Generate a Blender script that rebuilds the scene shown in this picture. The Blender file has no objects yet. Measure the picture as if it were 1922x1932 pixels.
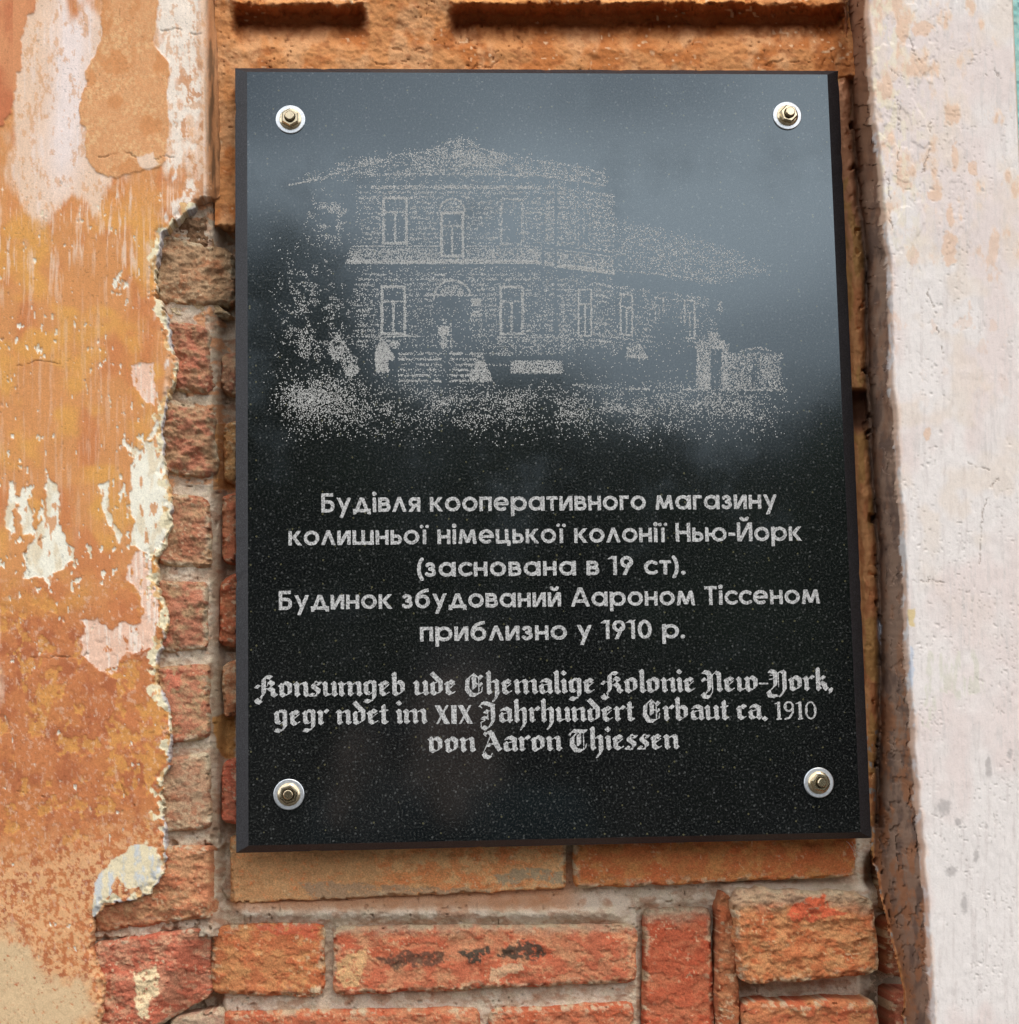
import bpy, bmesh, math, random
import numpy as np
from mathutils import Matrix, Vector

random.seed(7)
scene = bpy.context.scene
col = scene.collection

# ------------------------------------------------------------------ camera
# measured from the plaque corners: metres, plaque face in the plane y = 0
W_, H_, F_ = 1922.0, 1932.0, 3400.0
PITCH, YAW, ROLL = 0.1212, -0.0659, 0.0196
CAM = np.array([-0.1273, -1.4367, -0.2274])


def rotm(a, b, g):
    ca, sa, cb, sb, cg, sg = math.cos(a), math.sin(a), math.cos(b), math.sin(b), math.cos(g), math.sin(g)
    Rx = np.array([[1, 0, 0], [0, ca, -sa], [0, sa, ca]])
    Rz = np.array([[cb, -sb, 0], [sb, cb, 0], [0, 0, 1]])
    Rr = np.array([[cg, 0, sg], [0, 1, 0], [-sg, 0, cg]])
    return Rz @ Rx @ Rr


R = rotm(PITCH, YAW, ROLL)
cam_data = bpy.data.cameras.new("camera")
cam = bpy.data.objects.new("camera", cam_data)
col.objects.link(cam)
M = Matrix.Identity(4)
for i in range(3):
    M[i][0] = R[i, 0]
    M[i][1] = R[i, 2]
    M[i][2] = -R[i, 1]
    M[i][3] = CAM[i]
cam.matrix_world = M
cam_data.sensor_width = 36
cam_data.lens = F_ / W_ * 36
cam_data.clip_start = 0.05
cam_data.clip_end = 500
scene.camera = cam

# ------------------------------------------------------------------ world
SUN_EL, SUN_AZ = math.radians(56), math.radians(24)     # azimuth to the right of the wall's normal
world = bpy.data.worlds.new("World")
scene.world = world
world.use_nodes = True
nt = world.node_tree
nt.nodes.clear()
sky = nt.nodes.new("ShaderNodeTexSky")
sky.sky_type = 'NISHITA'
sky.sun_disc = False
sky.sun_elevation = SUN_EL
sky.sun_rotation = math.pi - SUN_AZ
sky.air_density = 1.0
sky.dust_density = 3.0
tc = nt.nodes.new("ShaderNodeTexCoord")
mp = nt.nodes.new("ShaderNodeMapping")
mp.inputs['Scale'].default_value = (1.6, 1.6, 5.0)
mp.inputs['Location'].default_value = (1.0, 2.0, 3.0)
cl = nt.nodes.new("ShaderNodeTexNoise")
cl.inputs['Scale'].default_value = 1.9
cl.inputs['Detail'].default_value = 5
cl.inputs['Roughness'].default_value = 0.5
ramp = nt.nodes.new("ShaderNodeValToRGB")
ramp.color_ramp.elements[0].position = 0.40
ramp.color_ramp.elements[0].color = (0.22, 0.22, 0.22, 1)
ramp.color_ramp.elements[1].position = 0.64
ramp.color_ramp.elements[1].color = (1, 1, 1, 1)
mix = nt.nodes.new("ShaderNodeMix")
mix.data_type = 'RGBA'
mix.inputs[7].default_value = (40.0, 41.0, 43.0, 1)
bg = nt.nodes.new("ShaderNodeBackground")
bg.inputs['Strength'].default_value = 0.15
out = nt.nodes.new("ShaderNodeOutputWorld")
nt.links.new(tc.outputs['Generated'], mp.inputs[0])
nt.links.new(mp.outputs[0], cl.inputs['Vector'])
nt.links.new(cl.outputs['Fac'], ramp.inputs[0])
nt.links.new(ramp.outputs[0], mix.inputs[0])
nt.links.new(sky.outputs[0], mix.inputs[6])
nt.links.new(mix.outputs[2], bg.inputs[0])
nt.links.new(bg.outputs[0], out.inputs[0])

sun_d = bpy.data.lights.new("sun", 'SUN')
sun_d.energy = 2.2
# soft sun through thin cloud
sun_d.angle = math.radians(16)
sun_d.color = (1.0, 0.88, 0.74)
sun = bpy.data.objects.new("sun", sun_d)
col.objects.link(sun)
sdir = Vector((math.sin(SUN_AZ) * math.cos(SUN_EL), -math.cos(SUN_AZ) * math.cos(SUN_EL), math.sin(SUN_EL)))
sun.rotation_euler = sdir.to_track_quat('Z', 'Y').to_euler()
sun.location = (1.5, -3, 5)

scene.view_settings.view_transform = 'Standard'
scene.view_settings.look = 'None'
scene.view_settings.gamma = 1
scene.view_settings.exposure = -1.03
scene.render.engine = 'CYCLES'
scene.cycles.max_bounces = 6


# ------------------------------------------------------------------ maths helpers
def P(px, py, y):
    """point of the plane at depth y that was measured at photo position px, py"""
    px, py, y = np.broadcast_arrays(np.asarray(px, float), np.asarray(py, float), np.asarray(y, float))
    d = np.stack([(px - 961) / F_, np.ones(px.shape), -(py - 966) / F_], -1) @ R.T
    t = (y - CAM[1]) / d[..., 1]
    return CAM + d * t[..., None]


def h2(ix, iy, seed):
    n = (ix.astype(np.int64) * 374761393 + iy.astype(np.int64) * 668265263 + seed * 974634777) & 0xffffffff
    n = ((n ^ (n >> 13)) * 1274126177) & 0xffffffff
    n = ((n ^ (n >> 16)) * 2246822519) & 0xffffffff
    return ((n ^ (n >> 15)) & 0xffffff) / float(0xffffff)


def vn(x, y, seed=0):
    ix, iy = np.floor(x), np.floor(y)
    fx, fy = x - ix, y - iy
    fx = fx * fx * (3 - 2 * fx)
    fy = fy * fy * (3 - 2 * fy)
    a, b = h2(ix, iy, seed), h2(ix + 1, iy, seed)
    c, d = h2(ix, iy + 1, seed), h2(ix + 1, iy + 1, seed)
    return (a * (1 - fx) + b * fx) * (1 - fy) + (c * (1 - fx) + d * fx) * fy


def fbm(x, y, seed=0, o=4, g=0.5):
    """0..1, mean .5"""
    s, a, t = 0, 1.0, 0
    ca, sa = 0.8, 0.6
    for k in range(o):
        s = s + a * vn(x, y, seed + 17 * k)
        t += a
        a *= g
        x, y = (x * ca - y * sa) * 2.03 + 5.2, (x * sa + y * ca) * 2.03 + 1.7
    return s / t


def ss(a, b, x):
    t = np.clip((x - a) / (b - a), 0, 1)
    return t * t * (3 - 2 * t)


def mixc(a, b, t):
    return a * (1 - t[..., None]) + b * t[..., None]


def S(r, g, b):
    """albedo from 0-255 sRGB"""
    c = np.array([r, g, b]) / 255.0
    return np.where(c <= 0.04045, c / 12.92, ((c + 0.055) / 1.055) ** 2.4)


def seg_d(x, y, pts, closed=False):
    d = np.full(x.shape, 1e9)
    n = len(pts)
    for i in range(n if closed else n - 1):
        ax, ay = pts[i]
        bx, by = pts[(i + 1) % n]
        dx, dy = bx - ax, by - ay
        L = dx * dx + dy * dy + 1e-9
        t = np.clip(((x - ax) * dx + (y - ay) * dy) / L, 0, 1)
        d = np.minimum(d, np.hypot(x - ax - t * dx, y - ay - t * dy))
    return d


def poly(x, y, pts):
    """signed distance, negative inside"""
    inside = np.zeros(x.shape, bool)
    n = len(pts)
    for i in range(n):
        ax, ay = pts[i]
        bx, by = pts[(i + 1) % n]
        c = ((ay > y) != (by > y))
        with np.errstate(divide='ignore', invalid='ignore'):
            xi = (bx - ax) * (y - ay) / (by - ay + 1e-12) + ax
        inside ^= c & (x < xi)
    return np.where(inside, -1, 1) * seg_d(x, y, pts, True)


def warp(x, y, a, s, seed):
    return x + (fbm(x / s, y / s, seed, 3) - .5) * a * 2, y + (fbm(x / s, y / s, seed + 50, 3) - .5) * a * 2


def patch(x, y, pts, a=9, s=14, seed=3, soft=1.5):
    """0..1 mask of a ragged flaked patch"""
    wx, wy = warp(x, y, a, s, seed)
    return ss(soft, -soft, poly(wx, wy, pts))


def crackm(x, y, pts, w=1.4, a=5, s=11, seed=9):
    wx, wy = warp(x, y, a, s, seed)
    k = ss(.2, .5, vn(x / 13, y / 13, seed + 2))
    return ss(w, w * .35, seg_d(wx, wy, pts)) * k


# ------------------------------------------------------------------ materials
def new_mat(name):
    m = bpy.data.materials.new(name)
    m.use_nodes = True
    n = m.node_tree
    return m, n, n.nodes['Principled BSDF']


def noise_node(n, scale, detail=3, rough=0.6, src=None):
    g = n.nodes.new("ShaderNodeNewGeometry")
    t = n.nodes.new("ShaderNodeTexNoise")
    t.inputs['Scale'].default_value = scale
    t.inputs['Detail'].default_value = detail
    t.inputs['Roughness'].default_value = rough
    n.links.new(g.outputs['Position'], t.inputs['Vector'])
    return t


def masonry_mat(name, rough=0.92, grain=(0.78, 1.2), gscale=900, bump=0.25, spec=0.25):
    m, n, b = new_mat(name)
    a = n.nodes.new("ShaderNodeAttribute")
    a.attribute_name = "Col"
    t = noise_node(n, gscale, 4, 0.7)
    r = n.nodes.new("ShaderNodeMapRange")
    r.inputs['From Min'].default_value = 0.3
    r.inputs['From Max'].default_value = 0.7
    r.inputs['To Min'].default_value = grain[0]
    r.inputs['To Max'].default_value = grain[1]
    v = n.nodes.new("ShaderNodeVectorMath")
    v.operation = 'MULTIPLY'
    n.links.new(t.outputs['Fac'], r.inputs[0])
    n.links.new(a.outputs['Color'], v.inputs[0])
    n.links.new(r.outputs[0], v.inputs[1])
    n.links.new(v.outputs[0], b.inputs['Base Color'])
    bp = n.nodes.new("ShaderNodeBump")
    bp.inputs['Strength'].default_value = bump
    bp.inputs['Distance'].default_value = 0.0008
    n.links.new(t.outputs['Fac'], bp.inputs['Height'])
    n.links.new(bp.outputs[0], b.inputs['Normal'])
    b.inputs['Roughness'].default_value = rough
    b.inputs['Specular IOR Level'].default_value = spec
    return m


M_plaster = masonry_mat("old limewashed plaster", 0.85, (0.84, 1.14), 800, 0.25)
M_white = masonry_mat("whitewashed plaster", 0.8, (0.93, 1.05), 900, 0.22)
M_brick = masonry_mat("fired brick", 0.95, (0.66, 1.3), 750, 0.7)
M_mortar = masonry_mat("sandy mortar", 0.97, (0.72, 1.25), 1100, 0.6)


def granite_mat():
    m, n, b = new_mat("polished black granite")
    t = noise_node(n, 640, 5, 0.75)
    cr = n.nodes.new("ShaderNodeValToRGB")
    e = cr.color_ramp.elements
    e[0].position, e[0].color = 0.50, (0.0035, 0.004, 0.0045, 1)
    e[1].position, e[1].color = 0.70, (0.060, 0.063, 0.058, 1)
    n.links.new(t.outputs['Fac'], cr.inputs[0])
    # rare larger flecks, a few of them greenish yellow
    g = n.nodes.new("ShaderNodeNewGeometry")
    vo = n.nodes.new("ShaderNodeTexVoronoi")
    vo.inputs['Scale'].default_value = 210
    n.links.new(g.outputs['Position'], vo.inputs['Vector'])
    sp = n.nodes.new("ShaderNodeSeparateColor")
    n.links.new(vo.outputs['Color'], sp.inputs[0])
    lt = n.nodes.new("ShaderNodeMath")
    lt.operation = 'LESS_THAN'
    lt.inputs[1].default_value = 0.17
    n.links.new(vo.outputs['Distance'], lt.inputs[0])
    gt = n.nodes.new("ShaderNodeMath")
    gt.operation = 'GREATER_THAN'
    gt.inputs[1].default_value = 0.86
    n.links.new(sp.outputs[0], gt.inputs[0])
    mu = n.nodes.new("ShaderNodeMath")
    mu.operation = 'MULTIPLY'
    n.links.new(lt.outputs[0], mu.inputs[0])
    n.links.new(gt.outputs[0], mu.inputs[1])
    mx = n.nodes.new("ShaderNodeMix")
    mx.data_type = 'RGBA'
    mx.inputs[7].default_value = (0.09, 0.085, 0.045, 1)
    n.links.new(mu.outputs[0], mx.inputs[0])
    n.links.new(cr.outputs[0], mx.inputs[6])
    v2 = n.nodes.new("ShaderNodeTexVoronoi")
    v2.inputs['Scale'].default_value = 430
    n.links.new(g.outputs['Position'], v2.inputs['Vector'])
    s2 = n.nodes.new("ShaderNodeSeparateColor")
    n.links.new(v2.outputs['Color'], s2.inputs[0])
    p2 = n.nodes.new("ShaderNodeMath")
    p2.operation = 'POWER'
    p2.inputs[1].default_value = 16.0
    n.links.new(s2.outputs[1], p2.inputs[0])
    d2 = n.nodes.new("ShaderNodeMapRange")
    d2.inputs['From Min'].default_value = 0.20
    d2.inputs['From Max'].default_value = 0.45
    d2.inputs['To Min'].default_value = 0.75
    d2.inputs['To Max'].default_value = 0.0
    n.links.new(v2.outputs['Distance'], d2.inputs[0])
    m2 = n.nodes.new("ShaderNodeMath")
    m2.operation = 'MULTIPLY'
    n.links.new(p2.outputs[0], m2.inputs[0])
    n.links.new(d2.outputs[0], m2.inputs[1])
    mx2 = n.nodes.new("ShaderNodeMix")
    mx2.data_type = 'RGBA'
    mx2.inputs[7].default_value = (0.10, 0.105, 0.10, 1)
    n.links.new(m2.outputs[0], mx2.inputs[0])
    n.links.new(mx.outputs[2], mx2.inputs[6])
    n.links.new(mx2.outputs[2], b.inputs['Base Color'])
    # polish is not perfect: crystals differ in gloss and in height
    t2 = noise_node(n, 700, 5, 0.8)
    mr = n.nodes.new("ShaderNodeMapRange")
    mr.inputs['From Min'].default_value = 0.35
    mr.inputs['From Max'].default_value = 0.7
    mr.inputs['To Min'].default_value = 0.035
    mr.inputs['To Max'].default_value = 0.13
    n.links.new(t2.outputs['Fac'], mr.inputs[0])
    t3 = noise_node(n, 11, 4, 0.6)          # wiped smears and dried water marks in the polish
    sm = n.nodes.new("ShaderNodeMapRange")
    sm.inputs['From Min'].default_value = 0.52
    sm.inputs['From Max'].default_value = 0.70
    sm.inputs['To Min'].default_value = 0.0
    sm.inputs['To Max'].default_value = 0.10
    n.links.new(t3.outputs['Fac'], sm.inputs[0])
    ad = n.nodes.new("ShaderNodeMath")
    n.links.new(mr.outputs[0], ad.inputs[0])
    n.links.new(sm.outputs[0], ad.inputs[1])
    n.links.new(ad.outputs[0], b.inputs['Roughness'])
    r3 = n.nodes.new("ShaderNodeMapRange")
    r3.inputs['From Min'].default_value = 0.35
    r3.inputs['From Max'].default_value = 0.7
    b.inputs['IOR'].default_value = 1.56
    r3.inputs['To Min'].default_value = 0.86
    r3.inputs['To Max'].default_value = 1.0
    n.links.new(t2.outputs['Fac'], r3.inputs[0])
    n.links.new(r3.outputs[0], b.inputs['Specular IOR Level'])
    bp = n.nodes.new("ShaderNodeBump")
    b.inputs['Specular Tint'].default_value = (0.77, 0.92, 1.0, 1)
    bp.inputs['Strength'].default_value = 0.03
    bp.inputs['Distance'].default_value = 0.0002
    n.links.new(t2.outputs['Fac'], bp.inputs['Height'])
    n.links.new(bp.outputs[0], b.inputs['Normal'])
    return m


def honed_mat():
    m, n, b = new_mat("sawn granite edge")
    t = noise_node(n, 1000, 2, 0.8)
    cr = n.nodes.new("ShaderNodeValToRGB")
    e = cr.color_ramp.elements
    e[0].position, e[0].color = 0.42, (0.010, 0.010, 0.012, 1)
    e[1].position, e[1].color = 0.68, (0.045, 0.045, 0.05, 1)
    n.links.new(t.outputs['Fac'], cr.inputs[0])
    n.links.new(cr.outputs[0], b.inputs['Base Color'])
    b.inputs['Roughness'].default_value = 0.42
    b.inputs['Specular IOR Level'].default_value = 0.35
    return m


def engraved_mat(name, lo, hi, rough=0.9):
    m, n, b = new_mat(name)
    t = noise_node(n, 720, 4, 0.8)
    cr = n.nodes.new("ShaderNodeValToRGB")
    e = cr.color_ramp.elements
    e[0].position, e[0].color = 0.38, (*lo, 1)
    e[1].position, e[1].color = 0.57, (*hi, 1)
    n.links.new(t.outputs['Fac'], cr.inputs[0])
    n.links.new(cr.outputs[0], b.inputs['Base Color'])
    b.inputs['Roughness'].default_value = rough
    b.inputs['Specular IOR Level'].default_value = 0.15
    return m


def metal_mat(name, c, rough, metallic=1.0):
    m, n, b = new_mat(name)
    t = noise_node(n, 500, 3, 0.6)
    cr = n.nodes.new("ShaderNodeValToRGB")
    e = cr.color_ramp.elements
    e[0].position, e[0].color = 0.35, (*[v * .8 for v in c], 1)
    e[1].position, e[1].color = 0.65, (*c, 1)
    n.links.new(t.outputs['Fac'], cr.inputs[0])
    n.links.new(cr.outputs[0], b.inputs['Base Color'])
    b.inputs['Metallic'].default_value = metallic
    b.inputs['Roughness'].default_value = rough
    return m


M_granite, M_edge = granite_mat(), honed_mat()
M_letter = engraved_mat("engraved lettering", (0.12, 0.12, 0.118), (0.62, 0.62, 0.60))
M_fleck = engraved_mat("engraved stipple", (0.26, 0.26, 0.25), (0.56, 0.56, 0.53))
M_zinc = metal_mat("bright zinc washer", (0.80, 0.83, 0.85), 0.42)
M_yellow = metal_mat("yellow passivated zinc", (0.72, 0.60, 0.40), 0.22)


# ------------------------------------------------------------------ object helpers
def prop(o, **k):
    for a, v in k.items():
        if v:
            o[a] = v
    return o


def empty(name, loc, **k):
    o = bpy.data.objects.new(name, None)
    o.location = loc
    o.empty_display_size = 0.05
    col.objects.link(o)
    return prop(o, **k)


def mesh_obj(name, V, Fc, mat, parent=None, C=None, smooth=True, **k):
    V = np.asarray(V, float)
    me = bpy.data.meshes.new(name)
    c = V.mean(0)
    if isinstance(Fc, np.ndarray):
        nv = Fc.shape[1]
        me.vertices.add(len(V))
        me.vertices.foreach_set("co", (V - c).astype(np.float32).ravel())
        me.loops.add(Fc.size)
        me.loops.foreach_set("vertex_index", Fc.astype(np.int32).ravel())
        me.polygons.add(len(Fc))
        me.polygons.foreach_set("loop_start", np.arange(0, Fc.size, nv, dtype=np.int32))
        me.update(calc_edges=True)
        me.validate()
    else:
        me.from_pydata((V - c).tolist(), [], [list(map(int, f)) for f in Fc])
        me.validate()
        me.update()
    if smooth:
        me.polygons.foreach_set("use_smooth", np.ones(len(me.polygons), bool))
    if C is not None:
        at = me.color_attributes.new("Col", 'FLOAT_COLOR', 'POINT')
        sat = {'brick': .80 if (V[:, 0].mean() < -.24) else .88, 'plaster_coat': .93, 'recess_plaster': 1.0, 'pilaster': .9}.get(name, 1.0)
        lum = (C * np.array([.3, .55, .15])).sum(-1, keepdims=True)
        C = lum + (C - lum) * sat
        cc = np.ones((len(V), 4), np.float32)
        cc[:, :3] = np.clip(C, 0.003, 0.95)
        at.data.foreach_set("color", cc.ravel())
    me.materials.append(mat)
    o = bpy.data.objects.new(name, me)
    col.objects.link(o)
    if parent is not None:
        o.parent = parent
        w = Vector((0, 0, 0))
        q = parent
        while q is not None:
            w += q.location
            q = q.parent
        o.location = Vector(c) - w
    else:
        o.location = c
    return prop(o, **k)


def grid_faces(nr, nc):
    i = np.arange(nr * nc).reshape(nr, nc)
    return np.stack([i[:-1, :-1], i[1:, :-1], i[1:, 1:], i[:-1, 1:]], -1).reshape(-1, 4)


def relief(name, x0, x1, y0, y1, step, macro, micro, colour, mat, parent, keep=None, **k):
    """height field: macro = depth of the plane at (x, y), micro = proud (+) or sunk (-) in metres"""
    xs = np.arange(x0, x1 + step, step)
    ys = np.arange(y0, y1 + step, step)
    x, y = np.meshgrid(xs, ys)
    V = P(x, y, macro(x, y))
    mi = micro(x, y)
    V[..., 1] -= mi
    C = colour(x, y)
    Fc = grid_faces(len(ys), len(xs))
    V, C = V.reshape(-1, 3), C.reshape(-1, 3)
    if keep is not None:
        kp = keep(x, y).reshape(-1)
        Fc = Fc[kp[Fc].any(1)]
        used = np.unique(Fc)
        re = np.full(len(V), -1)
        re[used] = np.arange(len(used))
        V, C, Fc = V[used], C[used], re[Fc]
    return mesh_obj(name, V, Fc, mat, parent, C, **k)


ST = 1.9

# ------------------------------------------------------------------ the wall
wall = empty("brick_wall", (0, 0.03, -0.45),
             label="old brick wall with flaking orange plaster, a recess and a whitewashed pilaster",
             category="wall")

# core of the wall behind the visible skin, added to stop light leaks
def box_mesh(a, b):
    (x0, y0, z0), (x1, y1, z1) = a, b
    V = [(x0, y0, z0), (x1, y0, z0), (x1, y1, z0), (x0, y1, z0), (x0, y0, z1), (x1, y0, z1), (x1, y1, z1), (x0, y1, z1)]
    Fc = [(0, 3, 2, 1), (4, 5, 6, 7), (0, 1, 5, 4), (1, 2, 6, 5), (2, 3, 7, 6), (3, 0, 4, 7)]
    return V, Fc


V, Fc = box_mesh((-0.75, 0.09, -1.9), (0.72, 0.42, 1.4))
mesh_obj("masonry_core", V, Fc, M_mortar, wall, np.tile(S(150, 132, 112), (8, 1)), smooth=False)

# ragged edge of the plaster, photo measurements
EDGE = [(384, 376), (361, 402), (333, 424), (308, 447), (301, 495), (297, 530), (302, 560), (312, 584), (321, 600),
        (324, 638), (337, 676), (338, 709), (322, 750), (312, 803), (312, 862), (319, 897), (330, 944), (325, 1000),
        (315, 1029), (298, 1056), (300, 1102), (317, 1144), (321, 1178), (307, 1220), (299, 1250), (303, 1293),
        (323, 1336), (327, 1396), (323, 1446), (306, 1475), (313, 1525), (316, 1566), (318, 1592), (311, 1650),
        (286, 1683), (244, 1698), (204, 1706), (180, 1730), (178, 1784), (201, 1850), (194, 1932), (190, 2030)]
PLREG = [(-200, -200), (470, -200), (470, 376)] + EDGE + [(190, 2100), (-200, 2100)]

ORANGE, ORED, OCHRE = S(212, 142, 82), S(200, 116, 66), S(222, 158, 72)
PALE, WHITE, PINK = S(232, 198, 172), S(240, 232, 214), S(234, 190, 165)
BEIGE, BLUE = S(214, 180, 138), S(198, 200, 206)

TANPATCH = [(197, -40), (302, -40), (300, 60), (290, 85), (325, 130), (318, 180), (323, 236), (314, 309), (300, 321),
            (259, 329), (218, 341), (188, 330), (163, 300), (166, 243), (153, 235), (156, 182), (168, 165), (165, 138), (194, 82)]
LEFTTOP = [(-80, -80), (72, -80), (70, 32), (56, 36), (46, 75), (44, 140), (34, 143), (33, 185), (27, 215), (10, 240), (-80, 250)]
WP_R = [(256, 856), (274, 836), (296, 815), (305, 770), (318, 790), (312, 868), (322, 926), (326, 985), (313, 1034), (286, 1040), (253, 1030), (252, 926)]
WP_L = [(98, 895), (112, 925), (120, 960), (121, 1010), (141, 1038), (138, 1058), (112, 1078), (95, 1104), (78, 1088), (50, 1088), (50, 1043), (76, 1008), (84, 950)]
WP_L2 = [(22, 910), (36, 915), (35, 990), (28, 1015), (20, 985)]
WP_L3 = [(45, 925), (56, 930), (72, 985), (66, 1010), (50, 1010), (42, 960)]
WP_M = [(190, 912), (206, 908), (204, 940), (215, 985), (232, 1010), (225, 1025), (205, 990), (195, 955)]
PK1 = [(256, 1038), (285, 1040), (296, 1100), (300, 1150), (296, 1225), (240, 1232), (220, 1266), (190, 1262), (163, 1238),
       (158, 1200), (160, 1170), (188, 1162), (212, 1190), (236, 1176), (265, 1176), (277, 1150), (262, 1112), (243, 1088)]
PK2 = [(250, 692), (296, 686), (296, 770), (268, 748), (252, 722)]
OC1 = [(222, 1245), (268, 1240), (268, 1290), (245, 1300), (230, 1290)]
OC2 = [(265, 1330), (318, 1300), (322, 1400), (300, 1470), (285, 1500), (268, 1450)]
OC3 = [(60, 1330), (92, 1260), (120, 1262), (100, 1320), (90, 1390), (55, 1385)]
OC4 = [(200, 1360), (230, 1330), (246, 1390), (240, 1480), (200, 1470), (215, 1410)]
WB = [(190, 1650), (222, 1612), (262, 1588), (300, 1592), (312, 1650), (306, 1690), (270, 1700), (262, 1668), (242, 1676), (222, 1652), (204, 1692), (180, 1740), (180, 1684)]
BLP = [(-100, 1758), (25, 1762), (70, 1790), (95, 1835), (150, 1842), (178, 1880), (150, 2050), (-100, 2050)]
CR_L = [[(188, 298), (215, 297), (238, 290), (262, 300)], [(290, 306), (320, 298), (345, 298)], [(300, 62), (330, 58), (345, 60)], [(362, 66), (392, 70)],
        [(35, 690), (80, 682), (120, 690)], [(256, 1520), (240, 1495), (232, 1480)],
        [(40, 1490), (90, 1500)], [(70, 1240), (130, 1238), (170, 1234)], [(90, 1010), (50, 1040), (60, 1085)]]
_cache = {}


def plaster_masks(x, y):
    key = (x.shape, float(x[0, 0]), float(y[0, 0]))
    if key in _cache:
        return _cache[key]
    m = {}
    wx, wy = warp(x, y, 6, 11, 5)
    wx, wy = warp(wx, wy, 1.5, 4.5, 6)
    m['d'] = poly(wx, wy, PLREG)
    m['tan'] = patch(x, y, TANPATCH, 5, 12, 31, 1.2)
    m['lt'] = patch(x, y, LEFTTOP, 5, 10, 33, 1.2)
    wh = np.zeros(x.shape)
    for i, p in enumerate((WP_R, WP_L, WP_L2, WP_L3, WP_M)):
        wh = np.maximum(wh, patch(x, y, p, 11, 17, 40 + i, 1.3))
    # small flakes, stretched downwards
    f1 = fbm(x / 7, y / 15, 71, 3)
    zone = ss(420, 640, y) * (1 - ss(1110, 1180, y)) * .55 + ss(1380, 1500, y) * .02
    zone = zone + .45 * ss(760, 900, y) * (1 - ss(1060, 1130, y))
    clump = fbm(x / 60, y / 90, 72, 2)
    chips = ss(.80, .83, f1 + .16 * zone * ss(.35, .7, clump) + .02)
    m['white'] = np.maximum(wh, chips * ss(300, 420, y) * (1 - .85 * ss(1120, 1200, y) * ss(.3, .5, vn(x / 20, y / 20, 73))))
    pk = np.maximum(patch(x, y, PK1, 9, 15, 51, 1.2), patch(x, y, PK2, 7, 12, 52, 1.2))
    m['pink'] = pk
    oc = np.zeros(x.shape)
    for i, p in enumerate((OC1, OC2, OC3, OC4)):
        oc = np.maximum(oc, patch(x, y, p, 13, 17, 60 + i, 1.5))
    oc = np.maximum(oc, ss(.60, .625, fbm(x / 26, y / 38, 66, 5, .55)) * ss(1040, 1180, y) * (1 - ss(1560, 1640, y)))
    m['ochre'] = oc
    ck = np.zeros(x.shape)
    for i, c in enumerate(CR_L):
        ck = np.maximum(ck, crackm(x, y, c, 1.5, 6, 12, 80 + i))
    m['crack'] = ck * .75
    _cache.clear()
    _cache[key] = m
    return m


def left_micro(x, y):
    m = plaster_masks(x, y)
    h = 0.0008 * (fbm(x / 90, y / 120, 1, 3) - .5) * 2 + 0.0004 * (fbm(x / 9, y / 22, 2, 4, .6) - .5)
    h = h + 0.0022 * (fbm(x / 40, y / 30, 3, 3) - .5) * ss(250, 330, x) * .6
    lay = .0009 * m['lt'] + .0008 * m['tan'] + .0008 * (1 - m['white']) * ss(330, 430, y) - .0004 * m['ochre'] - .0005 * m['pink']
    h = h + lay + 0.00025 * ss(.5, .55, fbm(x / 16, y / 24, 66, 4, .55)) * ss(1050, 1200, y)
    h = h - .0011 * m['crack']
    d = m['d']
    # where the coat breaks off it is thin and chipped, then drops onto the bricks
    h = h - (.0004 + .0026 * ss(.4, .6, fbm(x / 12, y / 16, 6, 4))) * ss(-22, -1, d) - .030 * ss(-.8, 1.6, d)
    return h


def left_macro(x, y):
    e = np.interp(y, [-100, 0, 200, 400, 2100], [386, 388, 392, 396, 396])
    t = ss(0, 44, x - e)
    b = .011 + .026 * t - .004 * np.exp(-((x - e + 6) / 7.0) ** 2) + .004 * np.exp(-((x - e - 14) / 6.0) ** 2)
    return np.where(y > 470, .011, b)


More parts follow.
